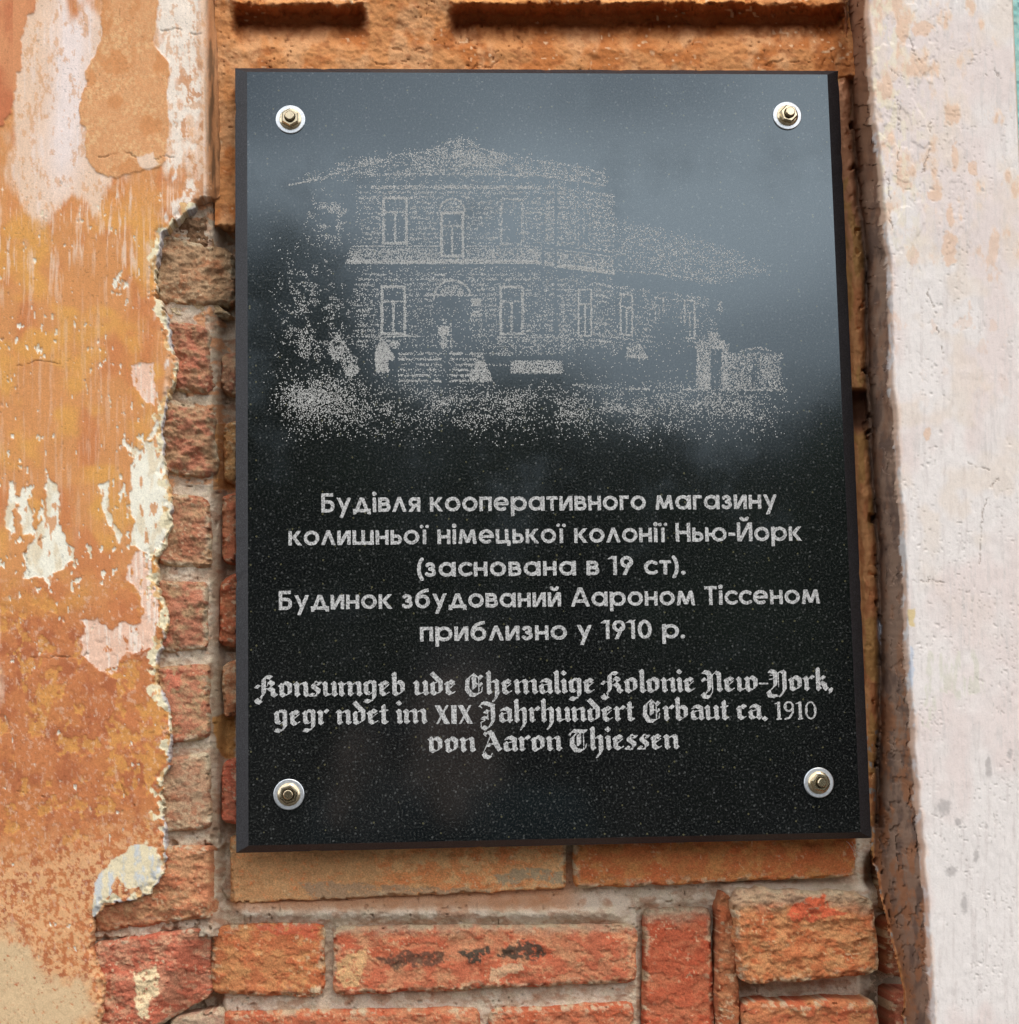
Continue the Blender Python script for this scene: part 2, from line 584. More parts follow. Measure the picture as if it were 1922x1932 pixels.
def left_col(x, y):
    m = plaster_masks(x, y)
    n1 = fbm(x / 55, y / 95, 11, 4)
    st = fbm(x / 5, y / 70, 12, 4, .6)          # brushed streaks
    fi = fbm(x / 4, y / 6, 13, 3, .6)
    c = mixc(np.broadcast_to(ORANGE, x.shape + (3,)), ORED, ss(.45, .65, n1) * .6)
    c = mixc(c, OCHRE, ss(.50, .72, fbm(x / 70, y / 60, 14, 3)) * .75 * ss(320, 450, y))
    c = mixc(c, PALE, ss(.52, .75, st) * .28 * (1 - ss(900, 1100, y)))
    # lower half: darker and redder
    c = mixc(c, S(196, 116, 66), ss(1060, 1220, y) * .85)
    c = mixc(c, S(168, 90, 54), ss(.46, .70, fbm(x / 24, y / 30, 15, 5, .6)) * ss(1080, 1200, y) * .7)
    c = mixc(c, OCHRE, m['ochre'] * (.25 + .6 * fi) * ss(.3, .5, fbm(x / 12, y / 12, 67, 3)))
    c = mixc(c, PALE, ss(.60, .72, fbm(x / 6, y / 8, 68, 4, .65)) * .35 * ss(1040, 1150, y))
    # pale rubbed field at the top
    pf = ss(.42, .58, fbm(x / 60, y / 150, 16, 4) + .30 * np.exp(-((x - 120 + y * .09) / 66) ** 2) + .26 * ss(300, 320, x)
            - .55 * ss(300, 480, y + 60 * (st - .5)) + .06)
    c = mixc(c, PALE, pf * .92)
    core = np.exp(-((x - 150 + y * .09) / 34) ** 2) * (1 - ss(260, 440, y))
    c = mixc(c, S(236, 216, 210), pf * np.clip(core * 1.1 + ss(.56, .7, st) * .4, 0, 1))
    sm = ss(.54, .7, st) * ss(330, 380, y) * (1 - ss(470, 600, y + 90 * (n1 - .5))) * ss(.4, .6, n1 + .1)
    c = mixc(c, PALE, sm * .8)
    tanc = mixc(np.broadcast_to(S(216, 152, 100), x.shape + (3,)), S(226, 176, 124), ss(.46, .66, fbm(x / 4.5, y / 4.5, 17, 4, .7)) * (.4 + .6 * ss(.4, .6, fbm(x / 40, y / 30, 170, 2))))
    tanc = mixc(tanc, S(206, 134, 76), ss(.5, .66, fbm(x / 28, y / 40, 18, 3)) * .7)
    c = mixc(c, tanc, m['tan'])
    ltc = mixc(np.broadcast_to(S(212, 140, 92), x.shape + (3,)), S(196, 112, 70), ss(.5, .75, n1 + .2 * (x < 30) + .1 * ss(150, 240, y)))
    c = mixc(c, ltc, m['lt'])
    hole = patch(x, y, [(262, 300), (292, 292), (302, 315), (285, 325), (266, 318)], 3, 7, 90)
    c = mixc(c, PALE, hole)
    # right hand white strip beside the corner
    ws = ss(.45, .56, fbm(x / 18, y / 40, 19, 4) + .28 * ss(300, 318, x) - .5 * ss(366, 386, x) - .32 * ss(120, 300, y) + .02)
    c = mixc(c, S(238, 222, 208), ws * (1 - m['tan']) * ss(290, 305, x) * .9)
    # corner arris and reveal, stained
    ev = ss(384, 400, x) * (y < 480)
    rv = mixc(np.broadcast_to(S(190, 130, 84), x.shape + (3,)), S(128, 92, 62), ss(.45, .62, fbm(x / 7, y / 60, 20, 4, .6)))
    rv = mixc(rv, S(206, 146, 92), ss(412, 428, x) * .8)
    c = mixc(c, rv, ev)
    # thin and scuffed places of the pale coats
    thin = ss(.60, .66, fbm(x / 8, y / 17, 191, 5, .62) + .03 * ss(300, 340, x)) * (y < 470) * (x < 392) * (1 - m['tan']) * (1 - m['lt'])
    c = mixc(c, S(214, 154, 104), thin * .6)
    c = mixc(c, S(204, 140, 92), ss(.57, .62, fbm(x / 12, y / 20, 192, 5, .6)) * ss(326, 345, x) * (x < 386) * ss(70, 160, y) * (y < 420) * .85)
    c = c * (1 + .10 * (fbm(x / 3, y / 26, 193, 3, .7) - .5))[..., None]
    # pink, white, rim
    pkc = mixc(np.broadcast_to(PINK, x.shape + (3,)), S(242, 218, 202), ss(.5, .64, st))
    c = mixc(c, pkc, m['pink'] * ss(.22, .3, fbm(x / 9, y / 18, 21, 3)))
    wc = mixc(np.broadcast_to(WHITE, x.shape + (3,)), S(224, 204, 172), ss(.5, .68, fbm(x / 16, y / 40, 22, 4)) * .8)
    c = mixc(c, wc, m['white'])
    wcin = ss(.66, .70, fbm(x / 9, y / 26, 23, 3)) * m['white']
    c = mixc(c, ORANGE, wcin * .85)
    # bottom: rubbed pale mottling, bare beige render in the corner
    lo = ss(1545, 1660, y + 40 * (n1 - .5) + .18 * x)
    mott = fbm(x / 7, y / 7, 24, 4, .65)
    c = mixc(c, S(228, 172, 120), lo * ss(.44, .56, mott + .12 * (fbm(x / 50, y / 50, 25, 2) - .5)) * .85 * (1 - m['white']))
    bl = patch(x, y, BLP, 30, 26, 26, 26)
    c = mixc(c, BEIGE, bl * ss(.34, .46, mott + .12 * bl))
    wb = patch(x, y, WB, 9, 14, 27, 1.2)
    wbc = mixc(np.broadcast_to(S(232, 214, 178), x.shape + (3,)), S(204, 204, 204), ss(.55, .70, fbm(x / 12, y / 30, 28, 5, .65) + .12 * ss(235, 195, x)))
    c = mixc(c, wbc, wb)
    d = m['d']
    rimw = -3 + 42 * fbm(x / 24, y / 26, 29, 3) ** 1.8 + 12 * (vn(x / 7, y / 9, 37) - .5)
    rim = ss(-1, 1, d + rimw) * (y > 385)
    rc = mixc(np.broadcast_to(S(234, 218, 182), x.shape + (3,)), S(216, 160, 92), ss(.56, .62, fbm(x / 12, y / 16, 30, 3)) * .8)
    rc = mixc(rc, S(196, 190, 192), ss(-7, -1, d) * ss(.45, .58, vn(x / 12, y / 40, 34)))
    c = mixc(c, rc, rim * (y < 1700))
    c = mixc(c, S(150, 110, 80), ss(-2.2, -.2, d) * .5)
    c = c * (1 - .55 * m['crack'][..., None])
    # tiny dents and grit
    g = ss(.86, .9, vn(x / 3.1, y / 3.1, 35)) * .3
    c = c * (1 - g[..., None] * ss(.5, .7, fbm(x / 40, y / 40, 36, 2))[..., None])
    c = c * (.93 + .14 * fi[..., None]) * np.array([.99, 1.02, .99])
    return c


relief("plaster_coat", -80, 446, -70, 2010, ST, left_macro, left_micro, left_col, M_plaster, wall,
       keep=lambda x, y: (plaster_masks(x, y)['d'] < 9), label="flaking orange, pink and white lime plaster left of the plaque")


# plaster of the recess: the band with two sunk panels above the plaque
def top_field(x, y):
    wx, wy = warp(x, y, 7, 20, 101)
    wx, wy = warp(wx, wy, 4, 6, 102)
    r1 = np.maximum(np.maximum(444 - wx, wx - 690), np.maximum(6 - wy, wy - 1000))
    r2 = np.maximum(np.maximum(846 - wx, wx - 1592), np.maximum(3 + (wx > 1400) * 5 - wy, wy - 1000))
    return np.minimum(r1, r2), wx, wy


def top_macro(x, y):
    r, wx, wy = top_field(x, y)
    inside = ss(6, -13, r)
    prof = np.interp(wy, [-100, 4, 34, 50, 76, 98, 220], [.002, .002, .044, .050, .030, .025, .027])
    flat = np.interp(wy, [-100, 0, 60, 220], [.016, .020, .024, .026])
    side = .018 * ss(1574, 1596, x) * ss(170, 0, y) + .03 * ss(140, 186, y + 14 * (vn(x / 9, y / 9, 8) - .5)) * ss(1540, 1566, x)
    return flat * (1 - inside) + prof * inside + side


CR_T = [[(712, 122), (735, 128), (750, 120), (765, 118)], [(884, 140), (905, 128), (925, 132), (938, 120)], [(1440, 128), (1470, 118), (1500, 110)],
        [(1780, 0), (1790, 0)], [(1546, 128), (1560, 106), (1576, 124), (1600, 132)], [(740, 96), (760, 104), (800, 98)], [(1490, 122), (1525, 118)]]


def top_micro(x, y):
    h = .0040 * (fbm(x / 26, y / 20, 102, 5, .62) - .5) + .0008 * (fbm(x / 5, y / 5, 103, 3) - .5)
    ck = np.zeros(x.shape)
    for i, c in enumerate(CR_T):
        ck = np.maximum(ck, crackm(x, y, c, 1.8, 6, 12, 110 + i))
    pit = ss(.90, .94, vn(x / 5, y / 4, 104)) * ss(.5, .6, fbm(x / 60, y / 30, 105, 2))
    return h - .0016 * ck - .002 * pit


def top_col(x, y):
    n = fbm(x / 60, y / 40, 106, 4)
    c = mixc(np.broadcast_to(S(206, 142, 88), x.shape + (3,)), S(188, 116, 62), ss(.45, .62, n))
    c = mixc(c, S(214, 160, 112), ss(.5, .68, fbm(x / 40, y / 60, 107, 4)) * .8)
    c = mixc(c, S(152, 88, 48), ss(.55, .7, fbm(x / 14, y / 10, 108, 4, .6)) * .5)
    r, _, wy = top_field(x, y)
    c = mixc(c, S(158, 84, 36), ss(3, -10, r) * (1 - ss(44, 92, wy)) * .85)  # shade under the overhang painted into the upper part of the panels
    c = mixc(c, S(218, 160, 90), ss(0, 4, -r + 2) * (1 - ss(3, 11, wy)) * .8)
    c = mixc(c, S(236, 206, 166), ss(.80, .86, vn(x / 7, y / 6, 109)) * ss(.55, .65, n) * .6)
    pit = ss(.88, .94, vn(x / 5, y / 4, 104))
    return c * (1 - .3 * pit[..., None])


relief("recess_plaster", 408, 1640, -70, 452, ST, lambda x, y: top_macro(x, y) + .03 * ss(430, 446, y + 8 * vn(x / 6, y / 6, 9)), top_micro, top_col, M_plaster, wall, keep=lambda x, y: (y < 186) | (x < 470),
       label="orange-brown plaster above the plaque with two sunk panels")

# right: strip of recess, reveal and front of the pilaster
PX = ([-100, 0, 100, 235, 323, 450, 491, 574, 725, 842, 970, 1063, 1231, 1398, 1576, 1742, 1865, 2100],
      [1622, 1627, 1631, 1639, 1651, 1662, 1668, 1671, 1674, 1684, 1691, 1697, 1702, 1714, 1728, 1741, 1748, 1760])
IX = ([-100, 150, 390, 524, 725, 900, 1030, 1264, 1465, 1600, 1700, 1860, 2100],
      [1590, 1598, 1612, 1628, 1631, 1638, 1647, 1653, 1650, 1642, 1664, 1703, 1716])


def edges(y, x):
    j = (fbm(y / 38, y * 0 + .5, 121, 4, .55) - .5) * 8
    return np.interp(y, *IX) + (fbm(y / 60, y * 0, 122, 3) - .5) * 8, np.interp(y, *PX) + j


GAPS = [(738, 800)]


def right_macro(x, y):
    a, b = edges(y, x)
    t = np.clip((x - a) / np.maximum(b - a, 4), 0, 1)
    d = .033 + t * (-.030 - .033)
    f = ss(0, 11, x - b)
    d = d - .016 * np.sqrt(np.clip(f, 0, 1))
    strip = (x < a)
    d = d + .016 * np.exp(-((x - a - 7) / 7.0) ** 2) * (x > a - 14) * (y < 1560)
    bow = .004 * np.sin(np.clip((a - x) / 30, 0, 1) * 3.1)
    d = d - np.where(strip, bow, 0)
    for g0, g1 in GAPS:
        d = d + .022 * ss(g0 - 6, g0 + 6, y) * (1 - ss(g1 - 10, g1 + 20, y)) * ss(3, -6, x - a)
    # right arris of the pilaster, falls back to the side wall
    e = np.interp(y, [-100, 0, 380, 2100], [1900, 1905, 1922, 2000])
    d = d + .24 * ss(-2, 3, x - e)
    return d


CR_R = [[(1640, 130), (1665, 128), (1700, 150)], [(1713, 80), (1722, 110), (1745, 130)], [(1752, 240), (1750, 275), (1735, 330)],
        [(1776, 135), (1776, 165)], [(1850, 148), (1880, 146)], [(1870, 135), (1885, 160)], [(1630, 80), (1642, 100)],
        [(1705, 1098), (1740, 1094), (1775, 1098)], [(1880, 900), (1850, 960), (1842, 1060)], [(1820, 874), (1860, 890)],
        [(1668, 330), (1674, 400), (1676, 470)], [(1740, 530), (1760, 590), (1775, 680)], [(1690, 190), (1694, 260), (1690, 330)]]


def right_micro(x, y):
    a, b = edges(y, x)
    f = x > b
    h = .0016 * (fbm(x / 60, y / 130, 123, 4) - .5) + .0006 * (fbm(x / 8, y / 16, 124, 4) - .5)
    fl = ss(.50, .53, fbm(x / 34, y / 62, 125, 5) + .12 * (1 - ss(200, 520, y)) - .08 * ss(1750, 1850, x) - .06)
    h = h + .0006 * fl * (1 - ss(430, 560, y)) * f * ss(230, 60, x - b + 60 * (vn(x / 50, y / 60, 77) - .5))
    h = h + .0014 * (fbm(x / 16, y / 22, 126, 4) - .5) * ss(60, 5, x - b) * ss(700, 200, y) * f
    ck = np.zeros(x.shape)
    for i, c in enumerate(CR_R):
        ck = np.maximum(ck, crackm(x, y, c, 1.1, 7, 9, 140 + i))
    h = h - .0009 * ck
    h = h - .0007 * ss(.84, .93, vn(x / 3.2, y / 4.2, 196)) * ss(.4, .6, fbm(x / 50, y / 60, 197, 3)) * f
    h = h + np.where(f, 0, .0062 * (fbm(x / 14, y / 24, 127, 6, .66) - .5) - .004 * ss(.61, .65, fbm(x / 11, y / 15, 191, 4)) * ss(0, 12, x - a))
    h = h - .010 * ss(.66, .72, fbm(x / 13, y / 20, 198, 4)) * np.exp(-((x - a - 4) / 12.0) ** 2)
    h = h - .006 * ss(.60, .66, fbm(x / 9, y / 13, 199, 4)) * np.exp(-((x - b + 2) / 6.0) ** 2)
    return h


def right_col(x, y):
    a, b = edges(y, x)
    sh = x.shape + (3,)
    st = fbm(x / 6, y / 60, 128, 4, .6)
    n = fbm(x / 90, y / 140, 129, 3)
    c = mixc(np.broadcast_to(S(229, 221, 214), sh), S(226, 211, 203), ss(.42, .62, n))
    c = mixc(c, S(214, 204, 197), ss(.54, .72, st) * .7)
    c = mixc(c, S(226, 208, 188), ss(.5, .7, fbm(x / 50, y / 60, 130, 3)) * .5 * (1 - ss(900, 1300, y)))
    top = 1 - ss(250, 640, y)
    nearl = ss(190, 20, x - b)
    p = fbm(x / 22, y / 44, 131, 5, .58)
    c = mixc(c, S(232, 204, 176), ss(.50, .62, p + .10 * top * nearl - .05) * top * .6)
    c = mixc(c, S(226, 188, 156), ss(.60, .66, p + .07 * top * nearl - .05) * ss(900, 300, y) * .7)
    c = mixc(c, S(232, 220, 190), ss(.55, .62, fbm(x / 9, y / 20, 132, 3)) * nearl ** 2 * top * .7)
    c = c * (1 - .05 * ss(.5, .8, fbm(x / 3, y / 34, 194, 4, .65)) - .05 * ss(.72, .85, vn(x / 3, y / 3, 195)))[..., None]
    # bare edge of the corner: tan then dirt
    ed = ss(11 + 12 * vn(y / 30, y * 0, 7), 2, x - b)
    c = mixc(c, S(220, 176, 142), ed * ss(.36, .5, fbm(x / 9, y / 24, 133, 3) + .04) * .85)
    # scuffs: grey flecks below, one green-grey rubbed patch, a blue-grey chip
    sc = ss(.80, .86, fbm(x / 5, y / 13, 134, 3)) * ss(600, 1300, y)
    c = mixc(c, S(186, 178, 170), sc * .7)
    gr = patch(x, y, [(1745, 1228), (1785, 1235), (1840, 1222), (1852, 1300), (1800, 1318), (1765, 1300), (1752, 1380), (1738, 1370), (1745, 1300)], 12, 16, 135, 3)
    c = mixc(c, S(206, 204, 180), gr * ss(.42, .56, fbm(x / 5, y / 30, 136, 3)) * .5)
    bc = patch(x, y, [(1712, 1215), (1718, 1218), (1721, 1260), (1717, 1296), (1712, 1280)], 3, 9, 137)
    c = mixc(c, S(192, 200, 212), bc * .85)
    yc = patch(x, y, [(1709, 1150), (1722, 1146), (1721, 1182), (1711, 1180)], 3, 9, 138)
    c = mixc(c, S(214, 190, 138), yc)
    for (qx, qy, rx, ry) in ((1803, 1548, 9, 9), (1837, 1612, 6, 14), (1860, 1445, 7, 26), (1790, 1640, 14, 12), (1815, 1700, 8, 22), (1775, 1520, 16, 18), (1900, 1420, 6, 10), (1848, 360, 4, 5)):
        c = mixc(c, S(176, 168, 163), ss(1.1, .5, np.hypot((x - qx) / rx, (y - qy) / ry) + .8 * (fbm(x / 5, y / 6, 139, 3) - .5)) * .75)
    for (qx, qy, rx, ry) in ((1786, 470, 14, 30), (1797, 300, 6, 26), (1831, 322, 9, 14), (1760, 372, 14, 10), (1735, 60, 20, 14), (1788, 410, 8, 20), (1745, 820, 6, 12), (1700, 60, 12, 22)):
        c = mixc(c, S(226, 190, 160), .8 * ss(1.15, .85, np.hypot((x - qx) / rx, (y - qy) / ry) + 1.1 * (fbm(x / 8, y / 9, 150, 3) - .5)))
    # the reveal: dirt-streaked old paint, its shade also mixed into the brown
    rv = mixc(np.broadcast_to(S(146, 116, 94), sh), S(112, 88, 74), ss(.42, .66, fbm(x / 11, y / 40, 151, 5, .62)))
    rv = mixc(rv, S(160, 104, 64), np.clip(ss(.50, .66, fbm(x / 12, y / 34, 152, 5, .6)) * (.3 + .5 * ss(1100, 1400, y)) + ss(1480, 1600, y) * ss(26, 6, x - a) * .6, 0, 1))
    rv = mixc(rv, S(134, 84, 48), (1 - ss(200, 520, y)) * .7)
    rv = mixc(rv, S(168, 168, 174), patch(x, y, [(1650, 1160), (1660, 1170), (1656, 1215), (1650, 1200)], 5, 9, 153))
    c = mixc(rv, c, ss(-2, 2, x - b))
    # strip at the back of the recess
    s_ = mixc(np.broadcast_to(S(236, 166, 100), sh), S(220, 142, 82), ss(.45, .6, fbm(x / 12, y / 40, 154, 4)))
    s_ = mixc(s_, S(232, 164, 116), 1 - ss(350, 560, y))
    s_ = mixc(s_, S(214, 160, 84), ss(.55, .62, fbm(x / 20, y / 60, 155, 3)) * .8)
    for g0, g1 in GAPS:
        s_ = mixc(s_, S(120, 78, 52), ss(g0 - 5, g0 + 3, y) * (1 - ss(g1, g1 + 30, y)))
    s_ = mixc(s_, S(206, 204, 200), patch(x, y, [(1614, 1185), (1623, 1190), (1621, 1222), (1613, 1215)], 4, 8, 156))
    s_ = mixc(s_, S(190, 186, 176), ss(.66, .7, fbm(x / 8, y / 16, 157, 3)) * ss(1250, 1400, y))
    c = mixc(s_, c, ss(-3, 3, x - a))
    ck = np.zeros(x.shape)
    for i, k in enumerate(CR_R):
        ck = np.maximum(ck, crackm(x, y, k, 1.1, 7, 9, 140 + i))
    c = mixc(c, S(150, 124, 104), ck * .45)
    e = np.interp(y, [-100, 0, 380, 2100], [1900, 1905, 1922, 2000])
    c = mixc(c, S(176, 152, 128), ss(-3, 0, x - e))
    return c


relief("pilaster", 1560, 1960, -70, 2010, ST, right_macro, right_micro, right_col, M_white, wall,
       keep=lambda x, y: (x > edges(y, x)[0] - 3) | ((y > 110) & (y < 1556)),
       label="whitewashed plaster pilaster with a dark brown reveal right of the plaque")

# turquoise wall beyond the pilaster
def teal_col(x, y):
    c = mixc(np.broadcast_to(S(150, 204, 200), x.shape + (3,)), S(176, 216, 210), ss(.45, .65, fbm(x / 14, y / 14, 160, 4)))
    ck = ss(.93, .98, np.abs(np.sin(y / 11.5 + .6 * vn(x / 9, y / 9, 161)))) * ss(.4, .6, vn(x / 10, y / 12, 162))
    return mixc(c, S(96, 140, 142), ck * .7)


relief("painted_side_wall", 1880, 2080, -70, 900, 3, lambda x, y: .045 + 0 * x,
       lambda x, y: .002 * (fbm(x / 12, y / 8, 163, 4) - .5), teal_col, M_white, wall, label="pale turquoise boards beyond the pilaster")
q = P(np.array([1911, 1917]), np.array([57, 182]), np.array([.02, .02]))  # white lath beside the pilaster edge
bmx = bmesh.new()
for k in range(9):
    t = k / 8
    c0 = q[0] * (1 - t) + q[1] * t
    w = .0024 + .0016 * math.sin(t * 2.2 + .4)
    for a in range(8):
        an = a * math.pi / 4
        bmx.verts.new((c0[0] + w * math.cos(an) + .0015 * t, c0[1] + w * math.sin(an) + .01, c0[2]))
bmx.verts.ensure_lookup_table()
for k in range(8):
    for a in range(8):
        bmx.faces.new([bmx.verts[k * 8 + a], bmx.verts[k * 8 + (a + 1) % 8], bmx.verts[k * 8 + 8 + (a + 1) % 8], bmx.verts[k * 8 + 8 + a]])
bmx.faces.new([bmx.verts[a] for a in range(8)][::-1])
bmx.faces.new([bmx.verts[64 + a] for a in range(8)])
Vx = [tuple(v.co) for v in bmx.verts]
Fx = [[v.index for v in f.verts] for f in bmx.faces]
mesh_obj("white_lath", Vx, Fx, M_white, wall, np.tile(S(232, 226, 224), (len(Vx), 1)), label="white lath beside the pilaster edge")
bmx.free()


# ------------------------------------------------------------------ mortar bed
def mortar_macro(x, y):
    # left column lies forward, the recess further back
    lf = .0265 + .016 * ss(396, 424, x)
    bt = .0535 - .004 * ss(1690, 1730, y) * (x < 1200) + .006 * ss(1200, 1215, x) * ss(1690, 1720, y)
    wgt = ss(412, 432, x)
    lf2 = np.where(y > 1764, .030 + .034 * ss(270, 330, x), lf)
    d = lf2 * (1 - wgt) + bt * wgt
    # sloping ledge of smeared mortar below the upper course
    d = d - .0125 * np.exp(-((y - 1716) / 22.0) ** 2) * ss(420, 470, x) * (1 - ss(1150, 1200, x))
    d = d - .019 * ss(1345, 1372, x) * ss(1655, 1680, y) * (1 - ss(1700, 1760, y)) * (1 - ss(1655, 1690, x))
    return d


def mortar_micro(x, y):
    h = .0040 * (fbm(x / 18, y / 14, 171, 5, .6) - .5) + .0018 * (fbm(x / 4, y / 4, 172, 3, .7) - .5)
    pit = ss(.86, .93, vn(x / 5, y / 6, 173)) * ss(.5, .6, fbm(x / 30, y / 30, 174, 2))
    deep = ss(.62, .7, fbm(x / 22, y / 34, 175, 3)) * (x < 440) * (y > 1540)
    return h - .0026 * pit - .004 * deep


def mortar_col(x, y):
    c = mixc(np.broadcast_to(S(212, 194, 172), x.shape + (3,)), S(186, 160, 136), ss(.42, .62, fbm(x / 30, y / 24, 176, 4)))
    c = mixc(c, S(206, 190, 164), ss(.52, .66, fbm(x / 16, y / 12, 177, 4)) * .7)
    c = mixc(c, S(176, 124, 92), ss(.60, .70, fbm(x / 22, y / 14, 178, 4)) * .5)
    # brick dust on the smeared ledge under the plaque
    led = ss(1600, 1625, y) * (1 - ss(1700, 1722, y)) * ss(430, 450, x) * (1 - ss(1060, 1120, x))
    c = mixc(c, S(196, 140, 98), led * .75)
    c = mixc(c, S(212, 150, 104), ss(.5, .6, fbm(x / 20, y / 14, 179, 4)) * (y < 930) * (x < 460) * .8)
    c = mixc(c, S(196, 134, 70), (x > 404) * (y > 800) * (y < 925) * .7)
    c = mixc(c, S(206, 152, 92), patch(x, y, [(404, 1352), (446, 1338), (446, 1434), (425, 1428), (408, 1395)], 6, 12, 180))
    dk = ss(.84, .92, vn(x / 5, y / 6, 173)) * .18
    return c * (1 - dk[..., None])


relief("mortar", 250, 462, 380, 1760, ST, mortar_macro, mortar_micro, mortar_col, M_mortar, wall)
relief("mortar", 150, 1780, 1575, 2010, ST, lambda x, y: mortar_macro(x, y) + .0008 + .030 * ss(1612, 1640, x), mortar_micro, mortar_col, M_mortar, wall)


# ------------------------------------------------------------------ bricks
def brick(corners, depth, base, dust, dustiness=.4, rough=.0012, seed=1, rnd=9, wob=4, spots=(), depthfn=None, topdust=0, label=None, pits=.5):
    TL, TR, BR, BL = [np.array(c, float) for c in corners]
    nx = max(6, int(max(np.linalg.norm(TR - TL), np.linalg.norm(BR - BL)) / 2.1))
    ny = max(6, int(max(np.linalg.norm(BL - TL), np.linalg.norm(BR - TR)) / 2.1))
    u, v = np.meshgrid(np.linspace(0, 1, nx), np.linspace(0, 1, ny))
    p = (TL * (1 - u[..., None]) + TR * u[..., None]) * (1 - v[..., None]) + (BL * (1 - u[..., None]) + BR * u[..., None]) * v[..., None]
    x, y = p[..., 0], p[..., 1]
    wx, wy = np.linalg.norm(TR - TL), np.linalg.norm(BL - TL)
    du, dv = np.minimum(u, 1 - u) * wx, np.minimum(v, 1 - v) * wy
    # rounded corners: pull corner points inwards
    rc = rnd * 1.3
    k = np.clip(1 - du / rc, 0, 1) * np.clip(1 - dv / rc, 0, 1)
    cx, cy = x.mean(), y.mean()
    x = x + np.sign(cx - x) * k * rc * .30
    y = y + np.sign(cy - y) * k * rc * .30
    fall = np.exp(-np.minimum(du, dv) / 22.0)
    x = x + ((fbm(x / 30, y / 30, seed, 4, .55) - .5) * 2 * wob) * fall
    y = y + ((fbm(x / 30, y / 30, seed + 40, 4, .55) - .5) * 2 * wob) * fall
    dist = np.minimum(du, dv) + (fbm(x / 9, y / 9, seed + 5, 3) - .5) * rnd * .9 * (np.minimum(du, dv) > .1)
    dist = dist - 5.0 * ss(.56, .66, fbm(x / 13, y / 11, seed + 31, 3)) * ss(14, 3, np.minimum(du, dv))
    dist = np.where(np.minimum(du, dv) < .1, 0, np.maximum(dist, .2))
    t = np.clip(dist / (rnd * .85), 0, 1)
    edge = 1 - np.sqrt(np.clip(1 - (1 - t) ** 2, 0, 1))
    dep = depth + (depthfn(x, y) if depthfn else 0)
    h = rough * 3.0 * (fbm(x / 34, y / 24, seed + 9, 3) - .5) + rough * .95 * (np.abs(fbm(x / 19, y / 15, seed + 11, 4, .55) - .5) * 2 - .3) * (.26 if rough < .0022 else .80) \
        + rough * .55 * (fbm(x / 3.6, y / 3.6, seed + 12, 2) - .5)
    pit = ss(.83, .92, vn(x / 5.5, y / 4.5, seed + 13)) * pits
    sp_ = fbm(x / 30, y / 20, seed + 32, 5, .55)
    spall = ss(.54, .575, sp_)
    h = h - .0012 * pit - .0008 * spall
    dustiness = dustiness + .12
    # colour
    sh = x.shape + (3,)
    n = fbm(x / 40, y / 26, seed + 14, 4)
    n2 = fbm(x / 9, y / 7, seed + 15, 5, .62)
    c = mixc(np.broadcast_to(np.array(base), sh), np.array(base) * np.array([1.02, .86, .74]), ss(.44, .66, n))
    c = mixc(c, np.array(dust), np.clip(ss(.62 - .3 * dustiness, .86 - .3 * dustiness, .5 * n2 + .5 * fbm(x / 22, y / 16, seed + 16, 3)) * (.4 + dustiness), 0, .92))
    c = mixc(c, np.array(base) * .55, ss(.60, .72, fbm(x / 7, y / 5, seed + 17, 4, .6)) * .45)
    c = mixc(c, S(232, 206, 172), ss(.80, .86, vn(x / 4, y / 4, seed + 18)) * ss(.5, .62, n) * .5)
    c = mixc(c, np.array(dust) * .92, spall * .45)
    c = mixc(c, S(206, 186, 160), ss(.62, .70, fbm(x / 16, y / 9, seed + 33, 4, .6)) * ss(26, 4, np.minimum(du, dv)) * .6)
    sme = ss(.52, .60, fbm(x / 20, y / 20, seed + 34, 4, .6)) * ss(13, 2, np.minimum(du, dv)) * (wx > 80)
    c = mixc(c, S(198, 178, 156), sme * .8)
    if topdust:
        gd = .8 * ss(topdust + 14, topdust - 16, (y - np.interp(x, [TL[0], TR[0]], [TL[1], TR[1]])) + 26 * (fbm(x / 24, y / 14, seed + 19, 3) - .5))
        c = mixc(c, S(172, 152, 134), gd * .9)
    for (pts, sc, am) in spots:
        mk = patch(x, y, pts, 8, 11, seed + 23, 1.4)
        c = mixc(c, np.array(sc), mk * am * ss(.25, .42, fbm(x / 5, y / 5, seed + 24, 3)))
    c = c * (1 - .35 * pit[..., None]) * np.array([1.0, 1.015, .82]) * (1.05 if cx < 460 else 1.0)
    X = P(x, y, dep)
    X[..., 1] += edge * .0065 - h * (t > 0) * np.clip(t * 2, .15, 1)
    nr, nc = X.shape[:2]
    V = X.reshape(-1, 3)
    C = c.reshape(-1, 3)
    Fc = [grid_faces(nr, nc)]
    ring = np.concatenate([np.arange(nc), (np.arange(1, nr) * nc + nc - 1), ((nr - 1) * nc + np.arange(nc - 2, -1, -1)), np.arange(nr - 2, 0, -1) * nc])
    b0 = len(V)
    Rg = V[ring].copy()
    Rg[:, 1] += .045
    V = np.vstack([V, Rg])
    C = np.vstack([C, C[ring]])
    m_ = len(ring)
    i = np.arange(m_)
    j = (i + 1) % m_
    Fc.append(np.stack([ring[i], ring[j], b0 + j, b0 + i], -1))
    return mesh_obj("brick", V, np.vstack(Fc), M_brick, wall, C, label=label)


DUSTB = S(186, 142, 108)

ORB = S(190, 108, 60)
side = lambda e0, e1, dd: (lambda x, y: dd * ss(e0, e1, x))
